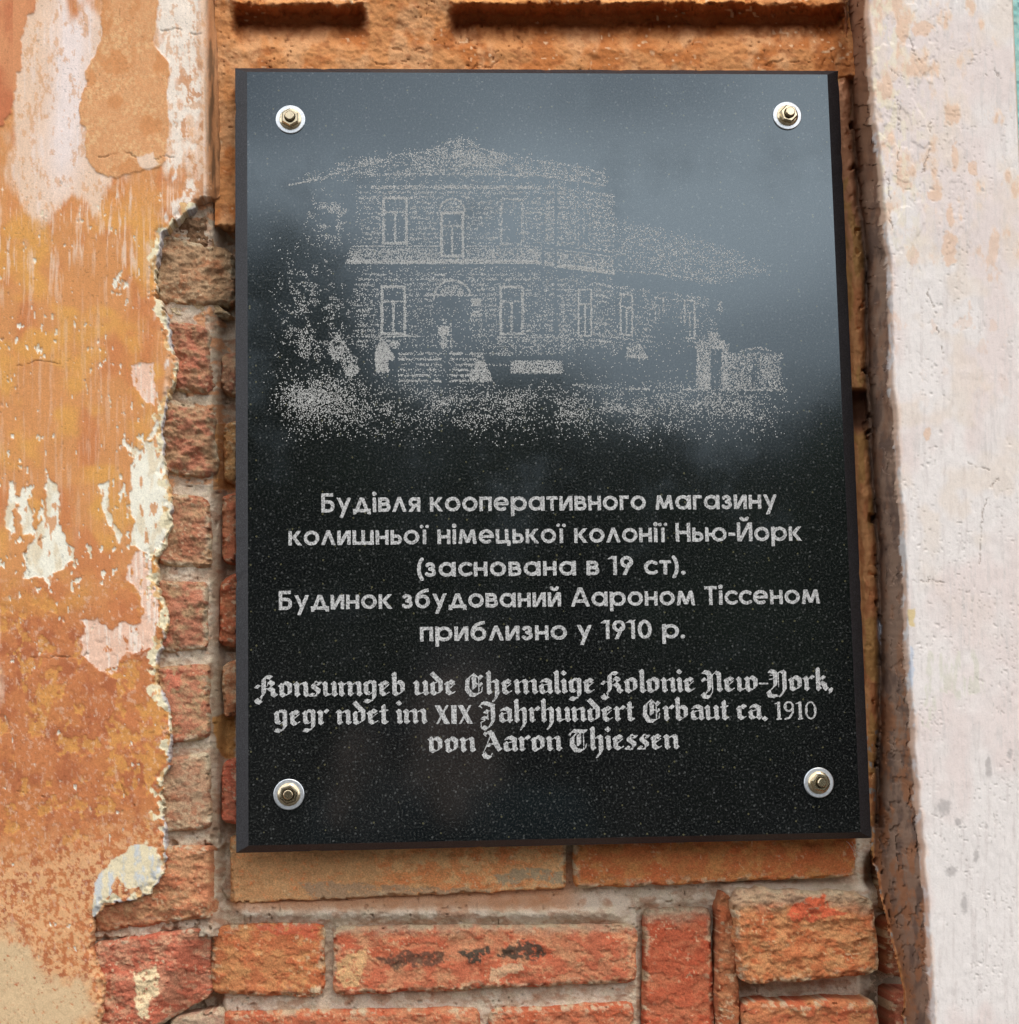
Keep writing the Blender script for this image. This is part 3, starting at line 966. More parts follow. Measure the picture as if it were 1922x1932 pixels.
# corner column, top to bottom
brick([(340, 404), (392, 400), (412, 478), (318, 462)], .024, S(126, 88, 62), S(150, 112, 82), .7, .0042, 201, 16, 9, label="dark crumbled brick end under the broken plaster")
brick([(300, 440), (446, 474), (446, 578), (296, 574)], .021, S(176, 122, 84), S(180, 140, 106), .75, .0032, 202, 12, 6, depthfn=side(385, 440, .016))
brick([(306, 560), (400, 566), (446, 600), (322, 600)], .026, S(176, 138, 104), S(200, 166, 130), .9, .0030, 203, 10, 7, depthfn=side(385, 440, .012))
brick([(310, 598), (400, 616), (408, 742), (322, 736)], .018, S(186, 108, 80), S(176, 126, 90), .6, .0040, 204, 14, 5, depthfn=side(388, 410, .01))
brick([(418, 668), (452, 660), (452, 748), (418, 742)], .040, S(168, 112, 90), DUSTB, .5, .0025, 205, 8, 4)
brick([(304, 750), (408, 770), (414, 902), (305, 890)], .017, S(186, 112, 82), S(172, 128, 92), .65, .0042, 206, 15, 6, depthfn=side(390, 414, .01))
brick([(422, 800), (452, 790), (452, 912), (422, 905)], .041, S(196, 130, 66), S(206, 150, 84), .6, .0022, 207, 8, 3)
brick([(312, 928), (398, 938), (402, 1072), (296, 1064)], .0195, S(182, 118, 88), S(184, 138, 100), .5, .0026, 208, 10, 4)
brick([(421, 934), (452, 926), (452, 1064), (420, 1058)], .036, S(190, 100, 58), S(186, 122, 80), .4, .0014, 209, 7, 3)
brick([(290, 1092), (394, 1096), (395, 1222), (298, 1230)], .019, S(186, 112, 82), S(184, 142, 104), .5, .0028, 210, 9, 4,
      spots=[([(306, 1198), (330, 1190), (326, 1214), (304, 1222)], S(200, 106, 80), .8)])
brick([(417, 1094), (452, 1076), (452, 1220), (415, 1214)], .035, S(186, 92, 46), S(180, 110, 66), .4, .0020, 211, 7, 3)
brick([(292, 1258), (398, 1248), (399, 1390), (310, 1402)], .0195, S(190, 114, 82), S(186, 146, 106), .5, .0020, 212, 9, 4,
      spots=[([(314, 1262), (345, 1262), (338, 1300), (316, 1306)], S(204, 106, 76), .9)])
brick([(419, 1252), (452, 1240), (452, 1348), (424, 1352)], .036, S(182, 116, 72), DUSTB, .5, .0014, 213, 7, 3)
brick([(300, 1432), (396, 1414), (402, 1560), (300, 1568)], .019, S(180, 122, 92), S(188, 150, 120), .6, .0012, 214, 8, 3)
brick([(420, 1434), (452, 1424), (452, 1556), (418, 1546)], .034, S(196, 92, 56), S(180, 110, 76), .3, .0014, 215, 7, 3)
brick([(178, 1602), (420, 1590), (420, 1726), (180, 1758)], .0165, S(192, 114, 70), S(204, 148, 100), .4, .0022, 216, 10, 4,
      depthfn=lambda x, y: .030 * ss(392, 422, x) + .006 * ss(1690, 1752, y) * (x < 330), label="brick at the broken corner with plaster remains above")
brick([(176, 1776), (400, 1744), (404, 1872), (196, 1992)], .0155, S(194, 98, 66), S(204, 142, 108), .4, .0022, 217, 10, 4,
      depthfn=lambda x, y: .026 * ss(-4, 70, x - (344 - (y - 1770) * .36)),
      spots=[([(255, 1830), (300, 1822), (306, 1870), (282, 1888), (285, 1918), (262, 1912)], S(236, 208, 168), .9)])
brick([(322, 1918), (424, 1898), (432, 2000), (330, 2000)], .036, S(182, 138, 122), S(196, 160, 136), .6, .0012, 218, 8, 3)
# course just below the plaque
brick([(434, 1575), (1068, 1575), (1070, 1674), (437, 1703)], .0440, S(232, 146, 84), S(236, 176, 122), .6, .0012, 222, 6, 4, pits=.3,
      spots=[([(436, 1600), (700, 1600), (716, 1650), (700, 1700), (440, 1705)], S(216, 158, 108), .8), ([(930, 1650), (980, 1632), (1060, 1640), (1066, 1664), (1000, 1654), (950, 1668)], S(176, 156, 134), .8),
             ([(560, 1660), (760, 1668), (900, 1672), (900, 1684), (600, 1700)], S(186, 146, 118), .9)], label="long brick smeared with mortar directly under the plaque")
brick([(1082, 1575), (1616, 1570), (1610, 1652), (1083, 1674)], .0400, S(206, 112, 54), S(212, 138, 72), .5, .0014, 223, 8, 4, pits=.3)
# next course
brick([(401, 1742), (616, 1736), (613, 1880), (400, 1872)], .0400, S(200, 112, 66), S(214, 148, 92), .45, .0014, 224, 14, 5,
      spots=[([(480, 1742), (600, 1738), (604, 1770), (560, 1756), (520, 1762)], S(206, 88, 56), .8), ([(585, 1862), (605, 1858), (604, 1874), (575, 1874)], S(220, 196, 170), .8)],
      label="orange brick, first of its course right of the corner")
TAR = S(72, 66, 60)
brick([(628, 1744), (1200, 1740), (1200, 1850), (629, 1876)], .0385, S(198, 102, 70), S(212, 146, 108), .45, .0014, 225, 13, 5, topdust=10,
      spots=[([(705, 1802), (745, 1800), (760, 1790), (800, 1792), (838, 1790), (842, 1812), (815, 1820), (770, 1818), (745, 1830), (735, 1816)], TAR, .75),
             ([(868, 1790), (900, 1786), (925, 1780), (928, 1792), (910, 1800), (906, 1816), (885, 1814)], TAR, .95),
             ([(935, 1800), (955, 1780), (985, 1768), (1022, 1778), (1028, 1800), (1005, 1812), (975, 1800), (950, 1806)], TAR, .9),
             ([(635, 1806), (690, 1786), (700, 1800), (684, 1830), (680, 1856), (650, 1860), (636, 1840)], S(226, 176, 126), .85),
             ([(925, 1822), (985, 1812), (990, 1828), (945, 1838), (938, 1856), (925, 1845)], S(220, 182, 150), .7)],
      label="long orange-red brick with patches of black tar")
brick([(1214, 1712), (1340, 1708), (1350, 2000), (1212, 2000)], .0445, S(190, 88, 54), S(196, 116, 80), .35, .0012, 226, 10, 3, topdust=22, label="upright red brick with a grey smear of mortar on top")
brick([(1354, 1676), (1382, 1684), (1402, 2000), (1350, 2000)], .034, S(170, 92, 54), S(184, 120, 80), .4, .0018, 227, 7, 5)
brick([(1376, 1672), (1640, 1680), (1664, 1832), (1394, 1858)], .0225, S(194, 108, 60), S(206, 142, 92), .5, .0024, 228, 16, 7, topdust=34,
      spots=[([(1482, 1722), (1500, 1702), (1530, 1686), (1556, 1688), (1568, 1712), (1596, 1722), (1540, 1732), (1500, 1738)], S(208, 92, 52), 1)],
      label="bulging ochre-orange brick with a bright red chip, lower right")
brick([(1400, 1888), (1652, 1882), (1664, 2000), (1402, 2000)], .0250, S(194, 100, 62), S(200, 132, 84), .4, .0020, 229, 10, 4)
brick([(416, 1906), (906, 1898), (906, 2000), (418, 2000)], .0390, S(194, 100, 66), S(204, 140, 104), .45, .0014, 230, 10, 4)
brick([(924, 1900), (1196, 1888), (1198, 2000), (924, 2000)], .0390, S(196, 100, 64), S(208, 136, 102), .4, .0014, 231, 10, 4)
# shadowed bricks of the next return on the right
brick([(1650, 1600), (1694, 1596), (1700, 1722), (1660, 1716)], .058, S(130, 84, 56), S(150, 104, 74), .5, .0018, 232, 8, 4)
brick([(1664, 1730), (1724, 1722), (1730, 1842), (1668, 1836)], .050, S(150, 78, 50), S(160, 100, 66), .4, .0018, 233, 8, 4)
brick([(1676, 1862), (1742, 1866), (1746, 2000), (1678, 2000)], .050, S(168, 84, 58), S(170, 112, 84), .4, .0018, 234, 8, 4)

# ------------------------------------------------------------------ the plaque
base = P(np.array(1044.), np.array(1606.), np.array(0.))
plaque = empty("memorial_plaque", (float(base[0]), 0.01, -.316),
               label="black polished granite plaque with engraved building and grey Cyrillic and blackletter text",
               category="plaque")
hw, hh, th = .25, .316, .020
cl_, cr_, ct_, cb_ = .0100, .0085, .0036, .0062
zf, zb = 0.0, .0075
V, Fc = [], []
o_ = [tuple(P(np.array(float(a)), np.array(float(b)), np.array(zb))[[0, 2]]) for a, b in ((446, 133), (1578, 138), (1640, 1578), (448, 1606))]
i_ = [tuple(P(np.array(float(a)), np.array(float(b)), np.array(0.))[[0, 2]]) for a, b in ((468.5, 140), (1557.5, 145), (1620, 1567), (471, 1592))]
V = [(a, 0.0, b) for a, b in i_]
mesh_obj("polished_face", V, [(0, 3, 2, 1)], M_granite, plaque, smooth=False)
# rim: chamfers slightly chipped along the arris
rim_v, rim_f = [], []
N = 90
rr = random.Random(3)
for s in range(4):
    a0, a1 = np.array(i_[s]), np.array(i_[(s + 1) % 4])
    b0, b1 = np.array(o_[s]), np.array(o_[(s + 1) % 4])
    st0 = len(rim_v)
    for k in range(N + 1):
        t = k / N
        ip = a0 * (1 - t) + a1 * t
        op = b0 * (1 - t) + b1 * t
        j = 0 if k in (0, N) else (rr.random() - .5) * .0003
        c = (0 if k in (0, N) or rr.random() > .06 else rr.random() * .0008)
        inw = -np.sign(op - np.array([0., 0.])) * np.array([1 if s % 2 else 0, 0 if s % 2 else 1]) * c
        rim_v += [(ip[0], 0, ip[1]), (op[0] + inw[0], zb + j, op[1] + inw[1]), (op[0], th, op[1])]
    for k in range(N):
        q0 = st0 + k * 3
        rim_f += [(q0, q0 + 1, q0 + 4, q0 + 3), (q0 + 1, q0 + 2, q0 + 5, q0 + 4)]
nb = len(rim_v)
rim_v += [(a, th, b) for a, b in o_]
rim_f.append((nb, nb + 1, nb + 2, nb + 3))
mesh_obj("bevelled_edge", rim_v, [f[::-1] for f in rim_f], M_edge, plaque, smooth=False)

# ------------------------------------------------------------------ lettering
SW = 17
XH, CAP = 76, 100
HS = SW / 2


def arc(cx, cy, rx, ry, a0, a1, n=None):
    n = n or max(4, int(abs(a1 - a0) / 12))
    return ('P', [(cx + rx * math.cos(math.radians(a0 + (a1 - a0) * k / n)), cy + ry * math.sin(math.radians(a0 + (a1 - a0) * k / n))) for k in range(n + 1)])


def L(x0, y0, x1, y1):
    return ('L', (x0, y0), (x1, y1))


def D(x0, y0, x1, y1):
    return ('D', (x0, y0), (x1, y1))


r_ = XH / 2 - HS
ring = lambda cx, cy=38, r=r_: arc(cx, cy, r, r, 0, 360, 28)
dot = lambda x, y, r: ('C', (x, y), r)
G = {
    'о': (76, [ring(38)]), 'а': (80, [ring(38), L(71, 0, 71, 76)]), 'р': (80, [ring(42), L(9, -28, 9, 76)]),
    'к': (66, [L(HS, 0, HS, 76), D(54, 76, 24, 38), D(22, 46, 56, 0)]),
    'у': (72, [D(62, 76, 22, -28), D(10, 76, 38, 8)]),
    'д': (86, [L(0, 8, 86, 8), L(8, -11, 8, 12), L(78, -11, 78, 12), D(41, 76, 18, 8), D(45, 76, 68, 8)]),
    'і': (20, [L(10, 0, 10, 76), dot(10, 95, 11.5)]),
    'ї': (34, [L(17, 0, 17, 76), dot(3, 93, 9), dot(31, 93, 9)]),
    'в': (60, [L(HS, 0, HS, 76), L(5, 67, 34, 67), L(5, 40, 38, 40), L(5, 9, 38, 9), arc(34, 54, 13, 13, 90, -90), arc(38, 25, 14, 15.5, 90, -90)]),
    'л': (70, [D(36, 78, 8, 0), D(34, 78, 62, 0)]),
    'я': (60, [L(51, 0, 51, 76), L(24, 67, 55, 67), L(24, 33, 55, 33), arc(26, 50, 16, 17, 90, 270), D(34, 34, 9, 0)]),
    'е': (76, [arc(38, 38, r_, r_, 4, 302), ('F', (12, 38), (75, 38), 15)]),
    'п': (62, [L(HS, 0, HS, 76), L(53, 0, 53, 76), L(0, 67, 62, 67)]), 'н': (64, [L(HS, 0, HS, 76), L(55, 0, 55, 76), L(5, 38, 60, 38)]),
    'т': (56, [L(0, 67, 56, 67), L(28, 0, 28, 72)]), 'и': (66, [L(HS, 0, HS, 76), L(57, 0, 57, 76), D(12, 0, 54, 76)]),
    'г': (46, [L(HS, 0, HS, 76), L(0, 67, 46, 67)]),
    'м': (92, [D(9, 0, 20, 76), D(20, 76, 46, 6), D(46, 6, 72, 76), D(72, 76, 83, 0)]),
    'з': (54, [arc(25, 54, 15, 13, 155, -90), arc(25, 24, 19, 15.5, 90, -150)]),
    'ш': (104, [L(HS, 0, HS, 76), L(52, 0, 52, 76), L(95, 0, 95, 76), L(0, 9, 104, 9)]),
    'ь': (56, [L(HS, 0, HS, 76), L(5, 44, 32, 44), L(5, 9, 32, 9), arc(32, 26.5, 15, 17.5, 90, -90)]),
    'ц': (74, [L(HS, 0, HS, 76), L(54, 0, 54, 76), L(0, 9, 70, 9), L(64, -13, 64, 14)]),
    'ю': (108, [L(HS, 0, HS, 76), L(5, 38, 45, 38), ring(70)]),
    'с': (62, [arc(38, 38, r_, r_, 48, 312)]), 'б': (76, [ring(38, 36, 27.5), arc(52, 44, 42, 46, 178, 100), L(42, 91, 68, 95)]),
    'й': (66, [L(HS, 0, HS, 76), L(57, 0, 57, 76), D(12, 0, 54, 76), arc(33, 104, 15, 13, 200, 340)]),
    'Б': (66, [L(HS, 0, HS, 100), L(0, 91, 58, 91), L(5, 55, 38, 55), L(5, 9, 38, 9), arc(38, 32, 18, 23, 90, -90)]),
    'Н': (74, [L(HS, 0, HS, 100), L(65, 0, 65, 100), L(5, 50, 70, 50)]),
    'Й': (78, [L(HS, 0, HS, 100), L(69, 0, 69, 100), D(12, 0, 66, 100), arc(39, 126, 16, 12, 200, 340)]),
    'А': (94, [D(45, 100, 9, 0), D(49, 100, 85, 0), L(22, 28, 72, 28)]), 'Т': (62, [L(0, 91, 62, 91), L(31, 0, 31, 96)]),
    '1': (38, [L(26, 0, 26, 100), D(26, 100, 4, 84)]), '9': (64, [arc(32, 68, 22, 23, 0, 360, 24), D(48, 66, 20, 0)]),
    '0': (68, [arc(34, 50, 24.5, 41, 0, 360, 30)]),
    '(': (26, [arc(52, 40, 42, 68, 130, 230)]), ')': (26, [arc(-26, 40, 42, 68, 50, -50)]),
    '.': (18, [dot(9, 9, 10.5)]), '-': (34, [L(0, 38, 34, 38)]), ' ': (32, []),
}

# blackletter: pen strokes of a broad nib held at 45 degrees, x-height 100
def mn(x, t=88, b=12):
    return [(x - 9, t), (x, t - 9), (x, b + 9), (x + 9, b)]


hl = lambda *p: ('H', list(p))
pn = lambda *p: ('N', list(p))
BL_ = {
    'i': (36, [pn(*mn(18)), ('Q', (16, 132), 14)]),
    'n': (82, [pn(*mn(18)), hl((22, 70), (54, 92)), pn(*mn(64))]),
    'u': (82, [pn(*mn(18)), hl((22, 8), (60, 26)), pn(*mn(64))]),
    'm': (128, [pn(*mn(18)), hl((22, 70), (54, 92)), pn(*mn(64)), hl((66, 70), (100, 92)), pn(*mn(110))]),
    'o': (78, [pn((10, 80), (18, 70), (18, 22), (30, 12)), pn((30, 90), (42, 90), (60, 76), (60, 28)), hl((24, 4), (62, 30)), hl((14, 76), (40, 98))]),
    's': (64, [pn((56, 84), (46, 84)), pn((30, 92), (20, 82), (20, 66), (46, 42), (46, 24), (32, 12)), pn((6, 18), (16, 14)), hl((30, 96), (56, 88)), hl((10, 8), (38, 8))]),
    'g': (80, [pn((12, 84), (18, 74), (18, 30), (28, 20)), pn((28, 90), (40, 90)), pn((52, 92), (60, 84), (60, -6), (48, -22)), hl((30, 12), (62, 32)), pn((14, -24), (36, -32)), hl((30, 92), (60, 84)), hl((12, -20), (52, -24))]),
    'e': (66, [pn((10, 80), (18, 70), (18, 24), (32, 12)), pn((30, 90), (46, 78)), hl((24, 42), (54, 72)), hl((30, 6), (58, 26)), hl((16, 78), (34, 96))]),
    'b': (80, [pn((12, 142), (18, 136), (18, 22), (30, 12)), pn((34, 88), (46, 88), (60, 74), (60, 30)), hl((24, 4), (62, 30)), hl((22, 72), (40, 92))]),
    'd': (78, [pn((14, 78), (18, 70), (18, 22), (30, 12)), pn((14, 140), (60, 84), (60, 28)), hl((24, 4), (62, 30)), hl((16, 72), (46, 88))]),
    'h': (80, [pn((12, 142), (18, 136), (18, 20), (26, 12)), hl((22, 70), (48, 92)), pn((50, 90), (60, 80), (60, 0), (46, -30)), hl((46, -34), (36, -42))]),
    'a': (80, [pn((14, 58), (18, 50), (18, 24), (28, 14)), pn((20, 84), (40, 92), (62, 78), (62, 21), (70, 12)), hl((16, 56), (60, 66)), hl((26, 6), (62, 28)), hl((12, 76), (26, 92))]),
    'l': (38, [pn((12, 142), (18, 136), (18, 21), (28, 12)), hl((22, 4), (38, 18))]),
    'w': (122, [pn(*mn(18)), hl((22, 8), (52, 26)), pn((54, 90), (62, 80), (62, 22), (74, 12)), pn((78, 92), (90, 90), (104, 76), (104, 30)), hl((68, 4), (106, 30)), hl((66, 76), (86, 94))]),
    'v': (82, [pn((10, 94), (18, 84), (18, 22), (30, 12)), pn((36, 92), (48, 90), (62, 76), (62, 30)), hl((24, 4), (64, 30)), hl((22, 76), (42, 94))]),
    'r': (62, [pn(*mn(18)), pn((44, 94), (54, 84)), hl((22, 68), (46, 92))]),
    'k': (72, [pn((12, 142), (18, 136), (18, 21), (26, 12)), pn((40, 92), (50, 82)), hl((22, 64), (44, 90)), pn((34, 56), (54, 40), (54, 24), (64, 12)), hl((20, 50), (56, 52))]),
    't': (50, [pn((18, 118), (22, 110), (22, 21), (34, 12)), hl((4, 84), (44, 92)), hl((2, 80), (42, 88)), hl((28, 4), (46, 20))]),
    'c': (60, [pn((10, 80), (18, 70), (18, 24), (32, 12)), pn((32, 92), (48, 80)), hl((16, 76), (36, 96)), hl((30, 6), (54, 24))]),
    'K': (112, [pn((38, 118), (38, 26), (28, 8)), pn((44, 124), (58, 130), (76, 124)), hl((28, 2), (20, -24), (4, -28), (-4, -18)), pn((0, -10), (6, -24), (22, -30)),
                 hl((2, 66), (34, 78)), pn((0, 72), (10, 66)), pn((66, 98), (84, 88), (84, 76), (66, 60)), hl((54, 70), (66, 96)), pn((66, 60), (86, 44), (86, 22), (100, 12)), hl((40, 54), (70, 58))]),
    'E': (112, [pn((46, 128), (20, 104), (16, 40), (38, 4), (64, 2)), pn((50, 116), (54, 104), (54, 46)), hl((86, 96), (60, 128), (46, 122)), pn((80, 118), (92, 108)), hl((54, 74), (94, 66)), pn((84, 72), (88, 62)),
                 hl((64, 2), (92, 22), (96, 50)), hl((78, 108), (78, 12)), hl((20, 104), (46, 128))]),
    'N': (110, [pn((6, 130), (30, 124), (36, 112), (36, 26), (22, 0)), hl((20, -2), (-2, -20)), pn((-2, -8), (8, -26), (34, -30)), hl((34, -30), (52, 6), (52, 110)), hl((44, 100), (76, 134)),
                 pn((78, 124), (88, 114), (88, 22), (98, 12)), hl((6, 74), (36, 82)), pn((2, 84), (8, 76))]),
    'Y': (104, [pn((6, 130), (28, 124), (36, 112), (36, 56), (30, 34)), hl((24, 30), (-2, -2)), pn((-4, 2), (4, -24), (34, -28)), hl((52, 30), (52, 116)), hl((40, 112), (74, 132)), pn((74, 128), (84, 116), (84, 12), (62, -26)),
                 hl((58, -26), (34, -30)), hl((4, 78), (36, 84)), hl((6, 104), (30, 104))]),
    'J': (92, [pn((0, 112), (12, 128), (40, 122), (68, 108)), pn((64, 110), (66, 80), (66, 16), (50, -16)), hl((8, 96), (-2, 110), (8, 130)), hl((48, -20), (24, -34), (2, -22), (2, 8), (22, 18)), pn((24, 76), (40, 70)), hl((38, 72), (40, 20)),
                 pn((10, 36), (30, 30)), pn((12, -22), (32, -34))]),
    'A': (98, [pn((18, 120), (36, 126), (46, 112), (74, 34), (86, 14)), hl((40, 112), (18, 40), (2, 2)), hl((16, 100), (4, 112), (12, 126)), pn((4, -6), (12, -26), (34, -32)), hl((34, -32), (46, -6)), hl((2, 2), (0, -14)), pn((24, 46), (40, 46)), hl((20, 50), (64, 52))]),
    'T': (102, [pn((8, 108), (20, 126), (52, 124), (86, 122)), hl((6, 96), (8, 112)), pn((40, 112), (16, 84), (14, 40), (34, 6), (62, 2)), pn((50, 104), (50, 40)), hl((62, 2), (84, 20), (88, 44)), hl((74, 118), (74, 12))]),
    ',': (26, [pn((8, 14), (14, 8), (10, -8))]), '.': (28, [('Q', (12, 8), 14)]), '-': (52, [('F', (0, 52), (50, 52), 10)]), ' ': (34, []),
    'X': (86, [('F', (14, 0), (70, 116), 11), ('F', (16, 116), (68, 0), 26)]), 'I': (34, [('F', (17, 0), (17, 116), 28)]),
    '1': (44, [('F', (24, 4), (24, 112), 16), ('F', (24, 108), (6, 98), 10), ('F', (10, 3), (38, 7), 10)]),
    '9': (70, [('P2', arc(34, 82, 22, 28, 0, 360, 22)[1], 11), ('P2', [(56, 84), (54, 44), (36, 12), (12, 4)], 11), ('F', (14, 74), (16, 92), 16)]),
    '0': (74, [('P2', arc(36, 57, 26, 52, 0, 360, 26)[1], 10), ('F', (12, 46), (12, 70), 14), ('F', (60, 46), (60, 70), 14)]),
}
SQ = math.sqrt(.5)


def convex_sd(X, Y, pts):
    pts = np.array(pts, float)
    c = pts.mean(0)
    pts = pts[np.argsort(np.arctan2(pts[:, 1] - c[1], pts[:, 0] - c[0]))]
    d = np.full(X.shape, -1e9)
    for i in range(len(pts)):
        a, b = pts[i], pts[(i + 1) % len(pts)]
        e = b - a
        l = math.hypot(*e)
        if l < 1e-6:
            continue
        d = np.maximum(d, ((X - a[0]) * e[1] - (Y - a[1]) * e[0]) / l)
    return d


def prim_sd(X, Y, p, sw):
    k = p[0]
    if k == 'P':
        return seg_d(X, Y, p[1]) - sw / 2
    if k == 'P2':
        return seg_d(X, Y, p[1]) - p[2] / 2
    if k == 'H':
        return seg_d(X, Y, p[1]) - 2.6
    if k == 'C':
        return np.hypot(X - p[1][0], Y - p[1][1]) - p[2]
    if k == 'Q':
        return (np.abs(X - p[1][0]) + np.abs(Y - p[1][1]) - p[2] * 1.25) * SQ
    if k in 'LDF':
        a, b = np.array(p[1], float), np.array(p[2], float)
        w = p[3] if k == 'F' else sw
        e = b - a
        l = np.hypot(*e)
        e = e / l
        u = (X - a[0]) * e[0] + (Y - a[1]) * e[1]
        v = np.abs(-(X - a[0]) * e[1] + (Y - a[1]) * e[0]) - w / 2
        if k == 'D' or (k == 'F' and abs(e[0]) > .2 and abs(e[1]) > .2):
            return np.maximum(v, np.maximum(Y - max(a[1], b[1]), min(a[1], b[1]) - Y))
        return np.maximum(v, np.maximum(-u, u - l))
    if k == 'N':
        d = np.full(X.shape, 1e9)
        n = np.array([9.4, 9.4])
        t = np.array([1.8, -1.8])
        for a, b in zip(p[1][:-1], p[1][1:]):
            a, b = np.array(a, float), np.array(b, float)
            pts = [a + n + t, a + n - t, a - n + t, a - n - t, b + n + t, b + n - t, b - n + t, b - n - t]
            d = np.minimum(d, convex_hull_sd(X, Y, pts))
        return d


def convex_hull_sd(X, Y, pts):
    pts = sorted(set((round(float(p[0]), 4), round(float(p[1]), 4)) for p in pts))

    def half(ps):
        h = []
        for p in ps:
            while len(h) >= 2 and (h[-1][0] - h[-2][0]) * (p[1] - h[-2][1]) - (h[-1][1] - h[-2][1]) * (p[0] - h[-2][0]) <= 0:
                h.pop()
            h.append(p)
        return h
    lo, up = half(pts), half(pts[::-1])
    hull = np.array(lo[:-1] + up[:-1])
    d = np.full(X.shape, -1e9)
    for i in range(len(hull)):
        a, b = hull[i], hull[(i + 1) % len(hull)]
        e = b - a
        l = math.hypot(*e)
        d = np.maximum(d, ((X - a[0]) * e[1] - (Y - a[1]) * e[0]) / l)
    return d


def text_line(name, text, font, gap, sw, x0, y0, x1, y1, unit_px, spaces=32, cell=3.0):
    """unit_px: photo pixels of letter height per 100 units"""
    # lay out in units
    pen, items = 0, []
    for ch in text:
        w, pr = font[ch]
        if ch != ' ':
            items.append((pen, pr, w))
            pen += w + gap
        else:
            pen += spaces
    total = pen - gap
    A = P(np.array(float(x0)), np.array(float(y0)), np.array(0.))
    B = P(np.array(float(x1)), np.array(float(y1)), np.array(0.))
    top = P(np.array(float(x0)), np.array(float(y0 - unit_px)), np.array(0.))
    sx = (B - A) / total
    sz = abs(top[2] - A[2]) / 100
    V, Fc = [], []
    vid = {}
    for gi, (off, prs, w) in enumerate(items):
        xs = np.arange(-24, w + 26, cell)
        ys = np.arange(-50, 160, cell)
        X, Y = np.meshgrid(xs, ys)
        d = np.full(X.shape, 1e9)
        for p in prs:
            d = np.minimum(d, prim_sd(X, Y, p, sw))
        d = d + (fbm((X + off) / 7, Y / 7, 300, 2) - .5) * 3.2     # gritty sandblasted outline
        for r in range(len(ys) - 1):
            for c in range(len(xs) - 1):
                q = (d[r, c], d[r, c + 1], d[r + 1, c + 1], d[r + 1, c])
                if min(q) >= 0:
                    continue
                pc = ((xs[c], ys[r]), (xs[c + 1], ys[r]), (xs[c + 1], ys[r + 1]), (xs[c], ys[r + 1]))
                pol = []
                for k in range(4):
                    a, b = q[k], q[(k + 1) % 4]
                    if a < 0:
                        pol.append(pc[k])
                    if (a < 0) != (b < 0):
                        t = a / (a - b)
                        pol.append((pc[k][0] + (pc[(k + 1) % 4][0] - pc[k][0]) * t, pc[k][1] + (pc[(k + 1) % 4][1] - pc[k][1]) * t))
                if len(pol) < 3:
                    continue
                f = []
                for (ux, uy) in pol:
                    key = (gi, round(ux + off, 2), round(uy, 2))
                    if key not in vid:
                        vid[key] = len(V)
                        V.append(A + sx * (ux + off) + np.array([0, 0, uy * sz]) + np.array([0, -.00025 - .00002 * (gi % 2), 0]))
                    i = vid[key]
                    if i not in f:
                        f.append(i)
                if len(f) > 2:
                    Fc.append(f)
    return mesh_obj(name, V, Fc, M_letter, plaque, smooth=False)


SANS = [("Будівля кооперативного магазину", 608, 967, 1464, 960),
        ("колишньої німецької колонії Нью-Йорк", 546, 1029, 1510, 1020),
        ("(заснована в 19 ст).", 787, 1088, 1291, 1083),
        ("Будинок збудований Аароном Тіссеном", 528, 1150, 1544, 1138),
        ("приблизно у 1910 р.", 793, 1209, 1290, 1203)]
for t, a, b, c, d in SANS:
    text_line("inscription_line", t, G, 9 if t[0] != '(' else 11, SW, a, b, c, d, 36.0, 38)
FRAK = [("Konsumgeb ude Ehemalige Kolonie New-York,", 486, 1315, 1569, 1302),
        ("gegr ndet im XIX Jahrhundert Erbaut ca. 1910", 518, 1368, 1540, 1355),
        ("von Aaron Thiessen", 808, 1419, 1280, 1412)]
for t, a, b, c, d in FRAK:
    text_line("inscription_line", t, BL_, 1, 20, a, b, c, d, 30.5, 36)

